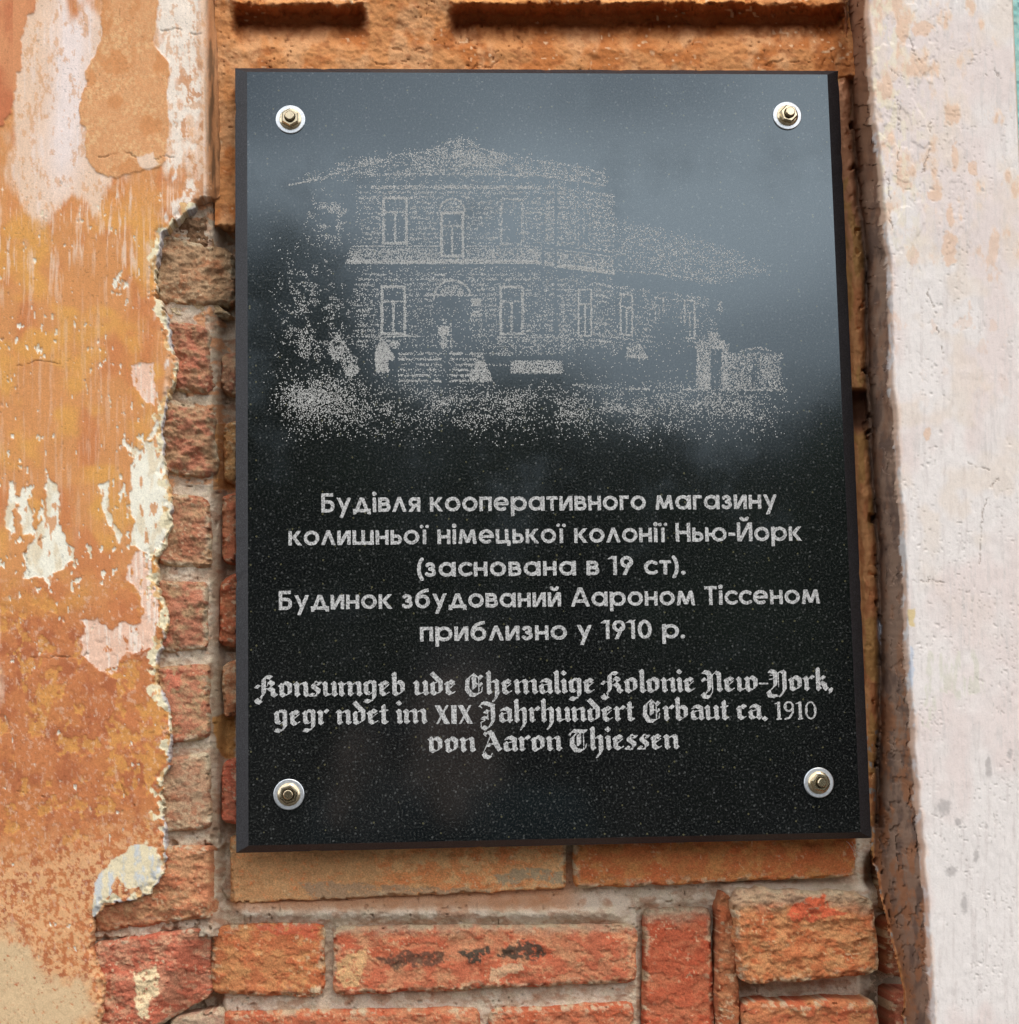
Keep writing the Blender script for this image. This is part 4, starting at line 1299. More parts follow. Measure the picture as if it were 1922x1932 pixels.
# ------------------------------------------------------------------ stippled engraving of the building
def density(x, y):
    D_ = np.zeros(x.shape)

    def put(mask, val, add=False):
        nonlocal D_
        D_ = np.maximum(D_, mask * val) if add else D_ * (1 - mask) + mask * val

    def rect(x0, y0, x1, y1, s=1.5, sl=0):
        yy = y - sl * (x - x0)
        return ss(s, -s, np.maximum(np.maximum(x0 - x, x - x1), np.maximum(y0 - yy, yy - y1)))

    def line(pts, w):
        return ss(w, w * .4, seg_d(x, y, pts))
    cn = fbm(x / 16, y / 10, 401, 3)
    rows = .5 + .5 * np.sin(y / 9.6 * 2 * math.pi + 1.2 * fbm(x / 30, y / 20, 402, 2))
    right = ss(1050, 1120, x)
    rows_r = .5 + .5 * np.sin((y - .14 * (x - 1050)) / 10.5 * 2 * math.pi)
    rw = rows * (1 - right) + rows_r * right
    # trees behind, left
    tr = np.exp(-(((x - 590) / 100) ** 2 + ((y - 590) / 90) ** 2))
    put(tr, .26 * ss(.42, .62, fbm(x / 11, y / 11, 430, 4)), True)
    put(np.exp(-(((x - 625) / 30) ** 2 + ((y - 415) / 38) ** 2)), .5 * ss(.45, .6, cn), True)
    # attic
    at = patch(x, y, [(560, 345), (640, 312), (740, 292), (800, 290), (850, 270), (882, 266), (905, 282), (955, 296), (1010, 305), (1100, 322), (1135, 330), (1140, 352), (1010, 336), (700, 336)], 6, 12, 403, 12)
    put(at, .30 * ss(.15, .8, cn) * 1.3, True)
    put(line([(548, 352), (600, 342), (660, 322), (745, 300)], 2.5), .5, True)
    put(line([(745, 296), (800, 291), (850, 271), (882, 267), (905, 283), (955, 298)], 2.2), .45, True)
    put(line([(1000, 306), (1080, 316), (1132, 330)], 3), .35, True)
    put(patch(x, y, [(850, 290), (885, 284), (935, 300), (940, 322), (860, 318)], 4, 9, 404), .42, True)
    put(line([(700, 318), (860, 310), (960, 308)], 1.6), .3, True)
    put(rect(690, 337, 1130, 350, 2, .02), .05)
    # upper storey
    up = rect(672, 352, 1050, 462, 3) * (.35 + .65 * ss(665, 715, x))
    put(up, .05 + .36 * rw * ss(.3, .7, cn + .1), True)
    upr = ss(1.5, -1.5, np.maximum(np.maximum(1050 - x, x - 1158), np.maximum(352 + .16 * (x - 1050) - y, y - 466 - .13 * (x - 1050))))
    put(upr, .09 + .30 * rw * (.4 + .8 * cn), True)
    put(rect(700, 353, 1040, 360), .46, True)
    put(line([(700, 333), (860, 331), (1010, 334), (1135, 351)], 3), .42, True)
    # belt cornice
    bs = np.where(x > 1000, .13 * (x - 1000), 0)
    yy = y - bs
    xm = ss(655, 668, x) * ss(1162, 1155, x)
    put(xm * ss(2, .6, np.abs(yy - 467)), .5, True)
    put(xm * ss(12, 9, np.abs(yy - 481)), .34 * (.5 + cn), True)
    put(ss(650, 658, x) * ss(1162, 1155, x) * ss(5.5, 3.5, np.abs(yy - 496)), .66, True)
    put(xm * ss(7, 5, np.abs(yy - 511)), .06)
    # ground storey
    gsm = ss(668, 676, x) * ss(1340, 1325, x) * ss(516, 520, yy) * ss(662, 656, y)
    gs = .06 + .34 * rw * ss(.3, .75, cn + .08)
    put(gsm, gs * np.where(x > 1160, .8, 1), True)
    # shadow of the tree in front of the left part and the dark porch
    put(np.exp(-(((x - 800) / 34) ** 2 + ((y - 625) / 42) ** 2)), .05)
    put(np.exp(-(((x - 885) / 24) ** 2 + ((y - 640) / 30) ** 2)), .06)
    # right wing roof
    put(patch(x, y, [(1160, 418), (1200, 425), (1290, 446), (1370, 470), (1450, 512), (1350, 535), (1160, 508)], 8, 20, 405, 14), .19 * (.5 + .7 * cn), True)
    put(line([(1160, 512), (1250, 520), (1350, 533)], 2.2), .38, True)
    
    # pilaster strips
    for xx in (1024, 1048):
        put(rect(xx - 3, 352, xx + 3, 655, 1), .05)
    put(rect(1027, 380, 1045, 460, 2), .26, True)
    put(rect(1058, 560, 1064, 650, 1), .3, True)

    def win(x0, y0, x1, y1, f=.74, fr=5.0, tr=.32, arch=False, inner=.05, skew=0.):
        Y = y - skew * (x - x0)
        o = np.maximum(np.maximum(x0 - x, x - x1), np.maximum(y0 - Y, Y - y1))
        put(ss(3.5, 2.2, o), .08)
        if arch:
            cx, r = (x0 + x1) / 2, (x1 - x0) / 2
            da = np.hypot(x - cx, (Y - y0) * 1.0)
            ring_ = ss(2.6, 1.2, np.abs(da - r * 1.05)) * (Y < y0)
            put((da < r * 1.5) * (Y < y0) * 1.0, .06)
            put(ring_, f, True)
            put((da < r * .8) * (Y < y0 - 2) * 1.0, .4 * f, True)
        put(ss(1, -1, o), f)
        inn = np.maximum(np.maximum(x0 + fr - x, x - x1 + fr), np.maximum(y0 + fr - Y, Y - y1 + fr))
        put(ss(1, -1, inn), inner)
        ty = y0 + (y1 - y0) * tr
        put(ss(1, -1, inn) * ss(2.4, 1.4, np.abs(Y - ty)), f * .8)
        put(ss(1, -1, inn) * ss(fr * .55, fr * .35, np.abs(x - (x0 + x1) / 2)) * (Y > ty), f * .85)
    win(722, 374, 770, 464)
    win(831, 402, 876, 488, arch=True)
    win(943, 376, 988, 466, f=.42, inner=.06)
    put(rect(950, 404, 982, 460, 2), .04)
    win(719, 541, 767, 634, f=.78)
    win(942, 541, 988, 634, f=.66)
    win(1089, 392, 1113, 466, f=.36, fr=3, skew=.1)
    win(1089, 547, 1116, 637, f=.80, fr=3.2)
    win(1168, 555, 1193, 634, f=.74, fr=3.2, skew=.1)
    win(1233, 562, 1251, 612, f=.50, fr=3, skew=.1)
    win(1288, 566, 1310, 640, f=.72, fr=3, skew=.1)
    put(rect(1350, 570, 1362, 595), .2, True)
    # door with fanlight
    put(rect(822, 560, 888, 645, 2), .04)
    da = np.hypot(x - 854, (y - 560) * 1.15)
    put((da < 36) * (y < 560) * 1.0, .07)
    put(ss(3, 1.4, np.abs(da - 33)) * (y < 560), .7, True)
    put((da < 24) * (y < 557) * 1.0, .42, True)
    put(rect(800, 557, 905, 561, 1), .45, True)
    put(rect(889, 565, 907, 580, 1), .62)
    put(rect(890, 588, 906, 600, 1), .58)
    # plinth
    put(line([(680, 637), (790, 636)], 2), .6, True)
    put(line([(940, 638), (1060, 639), (1150, 648)], 2), .5, True)
    put(rect(905, 642, 1165, 672, 2), .14 * (.4 + cn), True)
    put(line([(1160, 640), (1240, 645), (1320, 648)], 2), .28, True)
    # fence rails in front
    rails = ss(.50, .8, .5 + .5 * np.cos((y - 669) / 10.2 * 2 * math.pi)) * rect(752, 664, 905, 722, 2)
    put(rect(752, 664, 905, 724, 2), .06)
    put(rails, .60 * ss(.15, .55, fbm(x / 14, y / 5, 433, 3)), True)
    put(line([(905, 668), (965, 668)], 2), .4, True)
    put(line([(905, 690), (965, 690)], 2), .3, True)
    # bench or cart in white
    put(rect(963, 682, 1062, 706, 1.5), .55)
    # people
    def blob(cx, cy, rx, ry, v, seed=0):
        put(ss(1.12, .88, np.hypot((x - cx) / rx, (y - cy) / ry) + .35 * (fbm(x / 6, y / 6, 410 + seed, 2) - .5)), v)
    blob(722, 720, 15, 40, .05, 1)
    blob(638, 660, 17, 22, .55, 2); blob(636, 650, 8, 6, .12, 2)
    blob(660, 682, 16, 14, .35, 3); blob(664, 700, 14, 12, .62, 4); blob(640, 712, 13, 16, .05, 4)
    put(patch(x, y, [(716, 648), (730, 646), (738, 664), (746, 676), (742, 684), (732, 678), (734, 704), (711, 704), (708, 668)], 1.5, 6, 431), .82)
    blob(724, 641, 6, 6, .34, 5); blob(746, 652, 10, 7, .6, 5); blob(719, 722, 4, 18, .04, 1); blob(730, 722, 4, 18, .04, 1)
    blob(838, 608, 5, 6, .3, 6); put(rect(827, 617, 848, 635, 2), .74); blob(837, 648, 7, 14, .5, 6)
    put(rect(833, 666, 849, 728, 2), .03); put(rect(849, 612, 852, 660, 1), .4)
    put(patch(x, y, [(898, 682), (914, 680), (922, 700), (928, 718), (912, 722), (888, 720), (886, 706), (894, 700)], 3, 7, 432), .66)
    blob(906, 674, 8, 8, .35, 8)
    blob(576, 655, 12, 24, .34, 9); blob(577, 628, 6, 7, .3, 9); blob(578, 712, 8, 34, .03, 9); blob(600, 668, 8, 18, .22, 9)
    blob(638, 640, 6, 7, .5, 2); blob(655, 664, 6, 7, .45, 3)
    # car or bush, dark, with a light top behind
    blob(1108, 694, 48, 38, .02, 10); blob(1160, 708, 46, 28, .02, 11); put(patch(x, y, [(1180, 656), (1206, 652), (1222, 678), (1196, 682), (1180, 678)], 4, 7, 434), .5); blob(1195, 704, 32, 26, .02, 13)
    # firs
    put(ss(1.15, .8, np.hypot((x - 1262) / 38, (y - 668) / 76)), .02)
    put(ss(1.1, .7, np.hypot((x - 1338) / 16, (y - 618) / 26)), .06)
    # gate and low wall
    put(rect(1312, 650, 1372, 736, 2), .5 * (.6 + .8 * cn))
    put(rect(1338, 660, 1359, 738, 1.5), .04)
    put(rect(1336, 628, 1354, 652, 3), .55)
    put(rect(1318, 644, 1366, 654, 1), .5)
    put(rect(1372, 668, 1476, 736, 3), .34 * (.5 + .9 * cn))
    put(rect(1416, 672, 1430, 730, 2), .08)
    put(rect(1468, 680, 1478, 728, 2), .06)
    put(line([(1395, 664), (1425, 658), (1450, 662)], 3), .4, True)
    # ground, fading downwards
    g = ss(712, 760, y) * (1 - ss(752, 850, y)) * ss(500, 600, x) * ss(1500, 1400, x)
    put(g, .42 * ss(.25, .85, .6 * fbm(x / 60, y / 22, 420, 3) + .4 * fbm(x / 7, y / 5, 423, 2)) * 1.1, True)
    put(np.exp(-(((x - 600) / 76) ** 2 + ((y - 752) / 34) ** 2)), .66 * (.5 + .7 * fbm(x / 8, y / 8, 421, 2)), True)
    put(np.exp(-(((x - 1330) / 120) ** 2 + ((y - 765) / 26) ** 2)), .26, True)
    put(line([(1080, 728), (1150, 733)], 3), .4, True)
    put(line([(1180, 735), (1480, 737)], 3), .45, True)
    put(patch(x, y, [(1225, 720), (1290, 722), (1290, 745), (1225, 740)], 4, 8, 422), .1)
    put(rect(573, 690, 583, 735), .06)
    # soft outer border of the picture
    return D_ * ss(495, 560, x) * ss(1520, 1450, x)


cell = 1.5
xs = np.arange(490, 1525, cell)
ys = np.arange(255, 872, cell)
x, y = np.meshgrid(xs, ys)
rng = np.random.default_rng(5)
x = x + (rng.random(x.shape) - .5) * cell * .6
y = y + (rng.random(x.shape) - .5) * cell * .6
dn = density(x, y)
pick = rng.random(x.shape) < np.clip(dn * 1.12, 0, .96)
x, y = x[pick], y[pick]
n = len(x)
sz = cell * (.38 + .30 * rng.random(n))
szy = cell * (.38 + .34 * rng.random(n))
an = rng.random(n) * .9
cx = np.stack([np.cos(an + k * math.pi / 2) * sz * 1.3 for k in range(4)], -1)
cy = np.stack([np.sin(an + k * math.pi / 2) * szy * 1.3 for k in range(4)], -1)
V = P(x[:, None] + cx, y[:, None] + cy, -.00008 - .00010 * rng.random((n, 1)))
# each fleck stays flat at its own tiny height, so that no two are coplanar
Fc = np.arange(n * 4).reshape(n, 4)[:, ::-1]
mesh_obj("engraved_picture", V.reshape(-1, 3), np.ascontiguousarray(Fc), M_fleck, plaque, smooth=False, kind="stuff",
         label="pale stippled engraving of a two-storey brick building with people in front")


# ------------------------------------------------------------------ bolts
def revolve(name, prof, mat, parent, seg=40, ang=0, world=None):
    V, Fc = [], []
    for k in range(seg):
        a = 2 * math.pi * k / seg + ang
        for (r, d) in prof:
            V.append((r * math.cos(a), -d, r * math.sin(a)))
    m = len(prof)
    for k in range(seg):
        for i in range(m - 1):
            a, b = k * m + i, ((k + 1) % seg) * m + i
            Fc.append((a, a + 1, b + 1, b))
    me = bpy.data.meshes.new(name)
    bm = bmesh.new()
    vs = [bm.verts.new(v) for v in V]
    for f in Fc:
        try:
            bm.faces.new([vs[i] for i in f])
        except ValueError:
            pass
    bmesh.ops.remove_doubles(bm, verts=bm.verts, dist=1e-6)
    bmesh.ops.recalc_face_normals(bm, faces=bm.faces)
    bm.to_mesh(me)
    bm.free()
    for p in me.polygons:
        p.use_smooth = name == 'flange'
    me.materials.append(mat)
    return me


def hexnut():
    bm = bmesh.new()
    R6, h0, h1 = .0066 / math.cos(math.pi / 6), .0012, .0082
    rings = []
    for (k, d) in ((1.0, h0), (1.0, h1 - .0013)):
        rings.append([bm.verts.new((R6 * k * math.cos(math.pi / 3 * i), -d, R6 * k * math.sin(math.pi / 3 * i))) for i in range(6)])
    topr = [bm.verts.new((R6 * .86 * math.cos(math.pi / 3 * i), -h1, R6 * .86 * math.sin(math.pi / 3 * i))) for i in range(6)]
    inn = [bm.verts.new((.0046 * math.cos(math.pi / 12 * i), -h1, .0046 * math.sin(math.pi / 12 * i))) for i in range(24)]
    dn_ = [bm.verts.new((.0040 * math.cos(math.pi / 12 * i), -h1 + .002, .0040 * math.sin(math.pi / 12 * i))) for i in range(24)]
    for i in range(6):
        j = (i + 1) % 6
        bm.faces.new([rings[0][i], rings[0][j], rings[1][j], rings[1][i]])
        bm.faces.new([rings[1][i], rings[1][j], topr[j], topr[i]])
        seq = [inn[(4 * i + k) % 24] for k in range(5)]
        bm.faces.new([topr[i], topr[j]] + seq[::-1])
    for i in range(24):
        j = (i + 1) % 24
        bm.faces.new([inn[i], inn[j], dn_[j], dn_[i]])
    bmesh.ops.recalc_face_normals(bm, faces=bm.faces)
    me = bpy.data.meshes.new("nut")
    bm.to_mesh(me)
    bm.free()
    me.materials.append(M_yellow)
    return me


def hexnut_tris():
    me = hexnut()
    bm = bmesh.new()
    bm.from_mesh(me)
    bmesh.ops.triangulate(bm, faces=[f for f in bm.faces if len(f.verts) > 4])
    bm.to_mesh(me)
    bm.free()
    return me


stud_me = revolve("bolt", [(0, .0128), (.0031, .0128), (.0037, .0122)] + [(.0037 - (.0003 if k % 2 else 0), .0118 - k * .0008) for k in range(6)] + [(.0037, .0)], M_yellow, None, 28)
nut_me = hexnut_tris()
flange_me = revolve("flange", [(.0040, .0034), (.0066, .0034), (.0084, .0026), (.0090, .0018), (.0090, .0015)], M_yellow, None, 36)
washer_me = revolve("washer", [(.0040, .0016), (.0114, .0016), (.0119, .0012), (.0119, -.0002)], M_zinc, None, 48)
for (px, py, ang, lx, lz, lab) in ((550, 230, .52, 0, .02, "bolt at the upper left corner of the plaque"), (1482, 223, .25, .02, 0, "bolt at the upper right corner of the plaque"),
                                   (1541, 1474, .20, .03, -.03, "bolt at the lower right corner of the plaque"), (547, 1496, .75, 0, 0, "bolt at the lower left corner of the plaque")):
    q = P(np.array(float(px)), np.array(float(py)), np.array(0.))
    b = bpy.data.objects.new("bolt", stud_me)
    col.objects.link(b)
    b.parent = plaque
    b.location = Vector(q) - plaque.location
    b.rotation_euler = (lz, ang, lx)
    b["label"] = lab
    for nm, me in (("nut", nut_me), ("flange", flange_me), ("washer", washer_me)):
        c = bpy.data.objects.new(nm, me)
        col.objects.link(c)
        c.parent = b
        if nm == "washer":
            c.rotation_euler = (-lz, 0, -lx)

# ------------------------------------------------------------------ cobweb under the corner
cu = bpy.data.curves.new("cobweb", 'CURVE')
cu.dimensions = '3D'
cu.bevel_depth = .00012
cu.bevel_resolution = 1
rr = random.Random(11)
for (a, b_) in (((1597, 1586), (1612, 1606)), ((1603, 1584), (1618, 1612)), ((1599, 1590), (1622, 1609)), ((1606, 1600), (1610, 1614)), ((1594, 1584), (1616, 1600)), ((1612, 1598), (1624, 1615))):
    pa, pb = P(np.array(float(a[0])), np.array(float(a[1])), np.array(.024)), P(np.array(float(b_[0])), np.array(float(b_[1])), np.array(.038))
    sp = cu.splines.new('POLY')
    sp.points.add(6)
    for k in range(7):
        t = k / 6
        w = pa * (1 - t) + pb * t
        sp.points[k].co = (w[0] + (rr.random() - .5) * .0008, w[1], w[2] - .0012 * math.sin(t * math.pi) + (rr.random() - .5) * .0006, 1)
cm, cn_, cb = new_mat("cobweb silk")
cb.inputs['Base Color'].default_value = (.7, .68, .64, 1)
cb.inputs['Roughness'].default_value = .8
cu.materials.append(cm)
web0 = bpy.data.objects.new("cobweb_curve", cu)
col.objects.link(web0)
dg = bpy.context.evaluated_depsgraph_get()
wm = bpy.data.meshes.new_from_object(web0.evaluated_get(dg))
bpy.data.objects.remove(web0)
web = bpy.data.objects.new("cobweb", wm)
col.objects.link(web)
prop(web, label="wispy pale cobweb threads hanging under the lower right corner of the plaque", category="cobweb")

# ------------------------------------------------------------------ the photographer, mirrored dimly in the granite
GZ = -1.72


def plain_mat(name, c, rough=.8):
    m, n, b = new_mat(name)
    t = noise_node(n, 60, 3, .6)
    cr = n.nodes.new("ShaderNodeValToRGB")
    e = cr.color_ramp.elements
    e[0].position, e[0].color = .35, (*[v * .8 for v in c], 1)
    e[1].position, e[1].color = .65, (*c, 1)
    n.links.new(t.outputs['Fac'], cr.inputs[0])
    n.links.new(cr.outputs[0], b.inputs['Base Color'])
    b.inputs['Roughness'].default_value = rough
    return m


def skinned(name, pts, edges_, rad, mat, parent, root=0, sub=2):
    me = bpy.data.meshes.new(name)
    me.from_pydata([tuple(p) for p in pts], edges_, [])
    o = bpy.data.objects.new(name, me)
    col.objects.link(o)
    sk = o.modifiers.new("skin", 'SKIN')
    sk.use_smooth_shade = True
    for i, v in enumerate(me.skin_vertices[0].data):
        q = rad[i]
        v.radius = q if isinstance(q, tuple) else (q, q)
        v.use_root = (i == root)
    sb = o.modifiers.new("sub", 'SUBSURF')
    sb.levels = sb.render_levels = sub
    dg_ = bpy.context.evaluated_depsgraph_get()
    out_ = bpy.data.meshes.new_from_object(o.evaluated_get(dg_))
    bpy.data.objects.remove(o)
    out_.materials.clear()
    out_.materials.append(mat)
    n_ = bpy.data.objects.new(name, out_)
    col.objects.link(n_)
    n_.parent = parent
    n_.location = -parent.location
    return n_


M_skin = plain_mat("skin", (.50, .32, .24), .55)
M_jacket = plain_mat("teal jacket", (.010, .034, .036))
M_trou = plain_mat("dark trousers", (.015, .017, .022))
M_hair = plain_mat("brown hair", (.035, .022, .014), .6)
M_dark = plain_mat("black plastic", (.02, .02, .022), .4)
pc = np.array([-.03, -1.84, 0])
person = empty("person", (float(pc[0]), float(pc[1]), GZ), label="person in a dark teal jacket holding up a camera, dimly mirrored in the plaque", category="person")
CAMX, CAMZ = CAM[0], CAM[2]
sk_p = {'pel': (-.03, -1.86, -.84), 'wai': (-.03, -1.87, -.66), 'che': (-.03, -1.87, -.48), 'nb': (-.03, -1.85, -.36), 'nk': (-.02, -1.83, -.28), 'hd': (-.01, -1.80, -.19), 'tp': (-.01, -1.80, -.11)}
order = ['pel', 'wai', 'che', 'nb', 'nk', 'hd', 'tp']
pts = [sk_p[k] for k in order]
rad = [(.15, .11), (.135, .10), (.155, .10), (.062, .06), (.054, .056), (.080, .092), (.066, .078)]
ed = [(i, i + 1) for i in range(6)]
arm_ids, leg_ids = [], []
for sgn in (-1, 1):
    b0 = len(pts)
    hx = CAMX + sgn * .062
    pts += [(-.03 + sgn * .18, -1.86, -.395), (-.03 + sgn * .235, -1.78, -.63), (hx + sgn * .02, -1.62, -.34), (hx + sgn * .004, -1.58, -.285), (hx, -1.555, -.245)]
    rad += [.062, .045, .032, (.030, .018), (.032, .018)]
    ed += [(3, b0)] + [(b0 + i, b0 + i + 1) for i in range(4)]
    arm_ids.append(b0)
    for f in range(4):                       # four fingers curl over the front of the camera body
        q0 = len(pts)
        z = -.222 - f * .017
        ln = (.9, 1.0, .95, .8)[f]
        pts += [(hx + sgn * .004, -1.535, z), (hx - sgn * .002, -1.512, z - .002), (hx - sgn * .018 * ln, -1.500, z - .003), (hx - sgn * .034 * ln, -1.503, z - .004)]
        rad += [.0095, .009, .0085, .0078]
        ed += [(b0 + 4, q0), (q0, q0 + 1), (q0 + 1, q0 + 2), (q0 + 2, q0 + 3)]
    q0 = len(pts)                            # thumb along the back
    pts += [(hx - sgn * .014, -1.572, -.262), (hx - sgn * .030, -1.566, -.250), (hx - sgn * .046, -1.560, -.244)]
    rad += [.0115, .0105, .009]
    ed += [(b0 + 3, q0), (q0, q0 + 1), (q0 + 1, q0 + 2)]
for sgn in (-1, 1):
    b0 = len(pts)
    pts += [(-.03 + sgn * .095, -1.86, -.93), (-.03 + sgn * .11, -1.85, -1.28), (-.03 + sgn * .12, -1.87, -1.62), (-.03 + sgn * .125, -1.84, -1.685), (-.03 + sgn * .14, -1.73, -1.695)]
    rad += [.088, .058, .042, .042, .032]
    ed += [(0, b0)] + [(b0 + i, b0 + i + 1) for i in range(4)]
    leg_ids.append(b0)
skinned("body", pts, ed, rad, M_skin, person)
# jacket and trousers follow the same skeleton, a little larger
jp, jr, je = [pts[i] for i in (0, 1, 2, 3)] + [(-.027, -1.845, -.325)], [(.19, .14), (.185, .135), (.215, .14), (.12, .10), (.078, .078)], [(0, 1), (1, 2), (2, 3), (3, 4)]
for b0 in arm_ids:
    k = len(jp)
    jp += [pts[b0], pts[b0 + 1], tuple(np.array(pts[b0 + 2]) * .97 + np.array(pts[b0 + 1]) * .03)]
    jr += [.092, .066, .048]
    je += [(3, k), (k, k + 1), (k + 1, k + 2)]
skinned("jacket", jp, je, jr, M_jacket, person, 1)
tp_, tr_, te_ = [(-.03, -1.86, -.80), (-.03, -1.86, -.88)], [(.165, .125), (.165, .125)], [(0, 1)]
for b0 in leg_ids:
    k = len(tp_)
    tp_ += [pts[b0], pts[b0 + 1], tuple(np.array(pts[b0 + 2]) + np.array([0, 0, -.01]))]
    tr_ += [.102, .074, .062]
    te_ += [(1, k), (k, k + 1), (k + 1, k + 2)]
skinned("trousers", tp_, te_, tr_, M_trou, person)
for b0 in leg_ids:
    a, b = pts[b0 + 3], pts[b0 + 4]
    skinned("shoe", [(a[0], a[1] - .03, GZ + .045), (a[0], a[1] + .05, GZ + .045), (b[0], b[1] + .02, GZ + .035)], [(0, 1), (1, 2)], [.046, .046, .040], M_dark, person)
skinned("hair", [(-.01, -1.845, -.23), (-.01, -1.84, -.16), (-.01, -1.81, -.105), (-.01, -1.775, -.10)], [(0, 1), (1, 2), (2, 3)], [.075, .09, .088, .06], M_hair, person)
skinned("nose", [(-.01, -1.712, -.165), (-.01, -1.695, -.200), (-.01, -1.70, -.208)], [(0, 1), (1, 2)], [.008, .014, .012], M_skin, person)
for sgn in (-1, 1):
    skinned("ear", [(-.01 + sgn * .083, -1.795, -.165), (-.01 + sgn * .086, -1.80, -.205)], [(0, 1)], [.014, .011], M_skin, person)
    skinned("eye", [(-.01 + sgn * .031, -1.722, -.172), (-.01 + sgn * .031, -1.718, -.173)], [(0, 1)], [.012, .010], M_dark, person, 0, 1)
skinned("mouth", [(-.032, -1.714, -.232), (-.01, -1.708, -.231), (.012, -1.714, -.232)], [(0, 1), (1, 2)], [.005, .007, .005], plain_mat("lips", (.38, .17, .14)), person, 1, 1)
# the camera in the hands
cdev = empty("compact_camera", (CAMX, -1.53, CAMZ - .03), label="small black camera held in front of the person's face", category="camera")
bmc = bmesh.new()
bmesh.ops.create_cube(bmc, size=1)
bmesh.ops.scale(bmc, verts=bmc.verts, vec=(.104, .026, .062))
bmesh.ops.bevel(bmc, geom=bmc.edges[:], offset=.006, segments=3, affect='EDGES')
Vc = np.array([tuple(v.co) for v in bmc.verts]) + np.array([CAMX, -1.53, CAMZ])
mesh_obj("camera_body", Vc, [[v.index for v in f.verts] for f in bmc.faces], M_dark, cdev)
bmc.free()
seg = 28
Vc, Fcx = [], []
for k, (rr0, yy0) in enumerate(((.024, -1.520), (.024, -1.500), (.021, -1.500), (.021, -1.482), (.014, -1.482), (.0, -1.484))):
    for a in range(seg):
        Vc.append((CAMX + rr0 * math.cos(2 * math.pi * a / seg), yy0, CAMZ + rr0 * math.sin(2 * math.pi * a / seg)))
for k in range(5):
    for a in range(seg):
        Fcx.append((k * seg + a, k * seg + (a + 1) % seg, (k + 1) * seg + (a + 1) % seg, (k + 1) * seg + a))
mesh_obj("lens", Vc, Fcx, M_dark, cdev)

# ------------------------------------------------------------------ street behind the viewer, seen in the polish
def ground_mat():
    m, n, b = new_mat("dusty asphalt")
    t = noise_node(n, 3, 8, .65)
    cr = n.nodes.new("ShaderNodeValToRGB")
    e = cr.color_ramp.elements
    e[0].position, e[0].color = .3, (.045, .043, .040, 1)
    e[1].position, e[1].color = .7, (.095, .088, .078, 1)
    n.links.new(t.outputs['Fac'], cr.inputs[0])
    n.links.new(cr.outputs[0], b.inputs['Base Color'])
    b.inputs['Roughness'].default_value = .9
    return m


mesh_obj("ground", [(-120, -150, GZ), (120, -150, GZ), (120, 40, GZ), (-120, 40, GZ)], [(0, 1, 2, 3)], ground_mat(), None, smooth=False, kind="structure")


def leaf_mat():
    m, n, b = new_mat("leaves")
    t = noise_node(n, 1.5, 3, .6)
    cr = n.nodes.new("ShaderNodeValToRGB")
    e = cr.color_ramp.elements
    e[0].position, e[0].color = .35, (.028, .050, .018, 1)
    e[1].position, e[1].color = .7, (.075, .11, .04, 1)
    n.links.new(t.outputs['Fac'], cr.inputs[0])
    n.links.new(cr.outputs[0], b.inputs['Base Color'])
    b.inputs['Roughness'].default_value = .7
    return m


M_leaf = leaf_mat()
M_bark = metal_mat("bark", (.10, .075, .055), .9, 0.0)


def tree(x, y, h, rad, seed, label):
    r = np.random.default_rng(seed)
    t = empty("leafy_tree", (x, y, GZ), label=label, category="tree", group="trees across the street")
    V, Fc = [], []

    def limb(a, b, r0, r1, n=8):
        a, b = np.array(a, float), np.array(b, float)
        s = len(V)
        ax = (b - a) / np.linalg.norm(b - a)
        u = np.cross(ax, [0.3, 1, .2]); u /= np.linalg.norm(u)
        w = np.cross(ax, u)
        for k in range(5):
            f = k / 4
            c = a * (1 - f) + b * f + (r.random(3) - .5) * .06 * (0 < k < 4)
            rr_ = r0 * (1 - f) + r1 * f
            for j in range(n):
                V.append(c + rr_ * (u * math.cos(2 * math.pi * j / n) + w * math.sin(2 * math.pi * j / n)))
        for k in range(4):
            for j in range(n):
                Fc.append((s + k * n + j, s + k * n + (j + 1) % n, s + (k + 1) * n + (j + 1) % n, s + (k + 1) * n + j))
    limb((x, y, GZ), (x + .1, y, GZ + h * .45), .2, .13)
    cl = []
    for k in range(11):
        a = r.random() * 6.28
        q = rad * (.35 + .5 * r.random())
        e = (x + q * math.cos(a), y + q * math.sin(a), GZ + h * (.45 + .42 * r.random()))
        limb((x + .1, y, GZ + h * (.28 + .015 * k)), e, .07, .02)
        cl.append(e)
    mesh_obj("trunk", V, Fc, M_bark, t)
    cen = np.array(cl + [(x, y, GZ + h * .82)])
    cen = np.vstack([cen, cen + (r.random(cen.shape) - .5) * rad * .9])
    nl = 5200
    i = r.integers(0, len(cen), nl)
    dv = r.normal(size=(nl, 3))
    dv /= np.linalg.norm(dv, axis=1)[:, None]
    c = cen[i] + dv * (r.random((nl, 1)) ** .4) * rad * .42
    s = .07 + .07 * r.random((nl, 1))
    u = r.normal(size=(nl, 3)); u /= np.linalg.norm(u, axis=1)[:, None]
    w = np.cross(u, r.normal(size=(nl, 3))); w /= np.linalg.norm(w, axis=1)[:, None]
    LV = np.stack([c - u * s * 1.5, c - w * s * .7, c + u * s * 1.5, c + w * s * .7], 1).reshape(-1, 3)
    mesh_obj("crown", LV, np.arange(nl * 4).reshape(nl, 4), M_leaf, t, smooth=False)


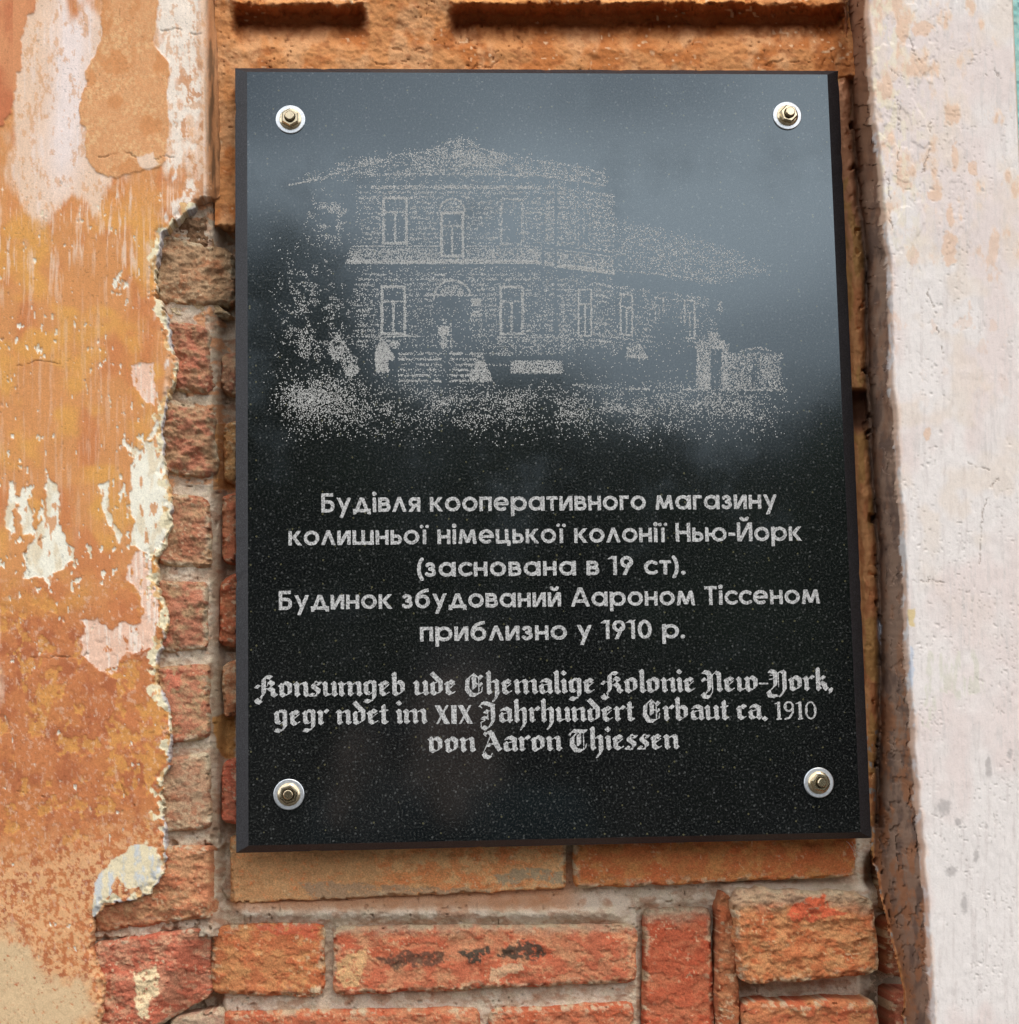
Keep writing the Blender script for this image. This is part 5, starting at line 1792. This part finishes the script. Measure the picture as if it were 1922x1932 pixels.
tree(-4.6, -13.0, 6.1, 2.4, 1, "tall leafy tree opposite the plaque, leftmost of the row across the street")
tree(-1.2, -14.0, 5.0, 2.1, 2, "shorter leafy tree between the tallest and the middle tree across the street")
tree(2.0, -15.0, 4.6, 2.0, 3, "middle leafy tree across the street, opposite the plaque")
tree(5.2, -15.5, 4.1, 1.9, 4, "low leafy tree across the street beside the rightmost one")
tree(8.3, -15.0, 4.3, 2.0, 5, "leafy tree farthest to the right across the street")
screen_hedge = empty("screen_hedge", (0, -18, GZ), label="long dark clipped hedge added unseen behind the trees to block the bright horizon", category="screen_hedge")  # added out of view to block the bright horizon from the reflection
r = np.random.default_rng(9)
xs_ = np.linspace(-17, 17, 60)
zt = 2.5 + .25 * np.sin(xs_ * 1.3) + .12 * r.random(60)
V = [(a, -18.0, GZ) for a in xs_] + [(a, -18.0, GZ + b - .2) for a, b in zip(xs_, zt)] + [(a, -18.7, GZ) for a in xs_] + [(a, -18.7, GZ + b - .2) for a, b in zip(xs_, zt)]
Fc = []
for i in range(59):
    Fc += [(i, i + 1, 61 + i, 60 + i), (60 + i, 61 + i, 181 + i, 180 + i), (121 + i, 120 + i, 180 + i, 181 + i)]
mesh_obj("sky_block_core", V, Fc, M_bark, screen_hedge, smooth=False)  # solid core added inside the leaves to block the sky
nl = 9000
c = np.stack([r.uniform(-17, 17, nl), -18 + r.normal(size=nl) * .16, r.uniform(0, 1, nl)], -1)
c[:, 2] = GZ + c[:, 2] * np.interp(c[:, 0], xs_, zt)
u = r.normal(size=(nl, 3)); u /= np.linalg.norm(u, axis=1)[:, None]
w = np.cross(u, r.normal(size=(nl, 3))); w /= np.linalg.norm(w, axis=1)[:, None]
LV = np.stack([c - u * .13, c - w * .07, c + u * .13, c + w * .07], 1).reshape(-1, 3)
mesh_obj("foliage", LV, np.arange(nl * 4).reshape(nl, 4), M_leaf, screen_hedge, smooth=False)
print("verts", sum(len(o.data.vertices) for o in bpy.data.objects if o.type == 'MESH'))
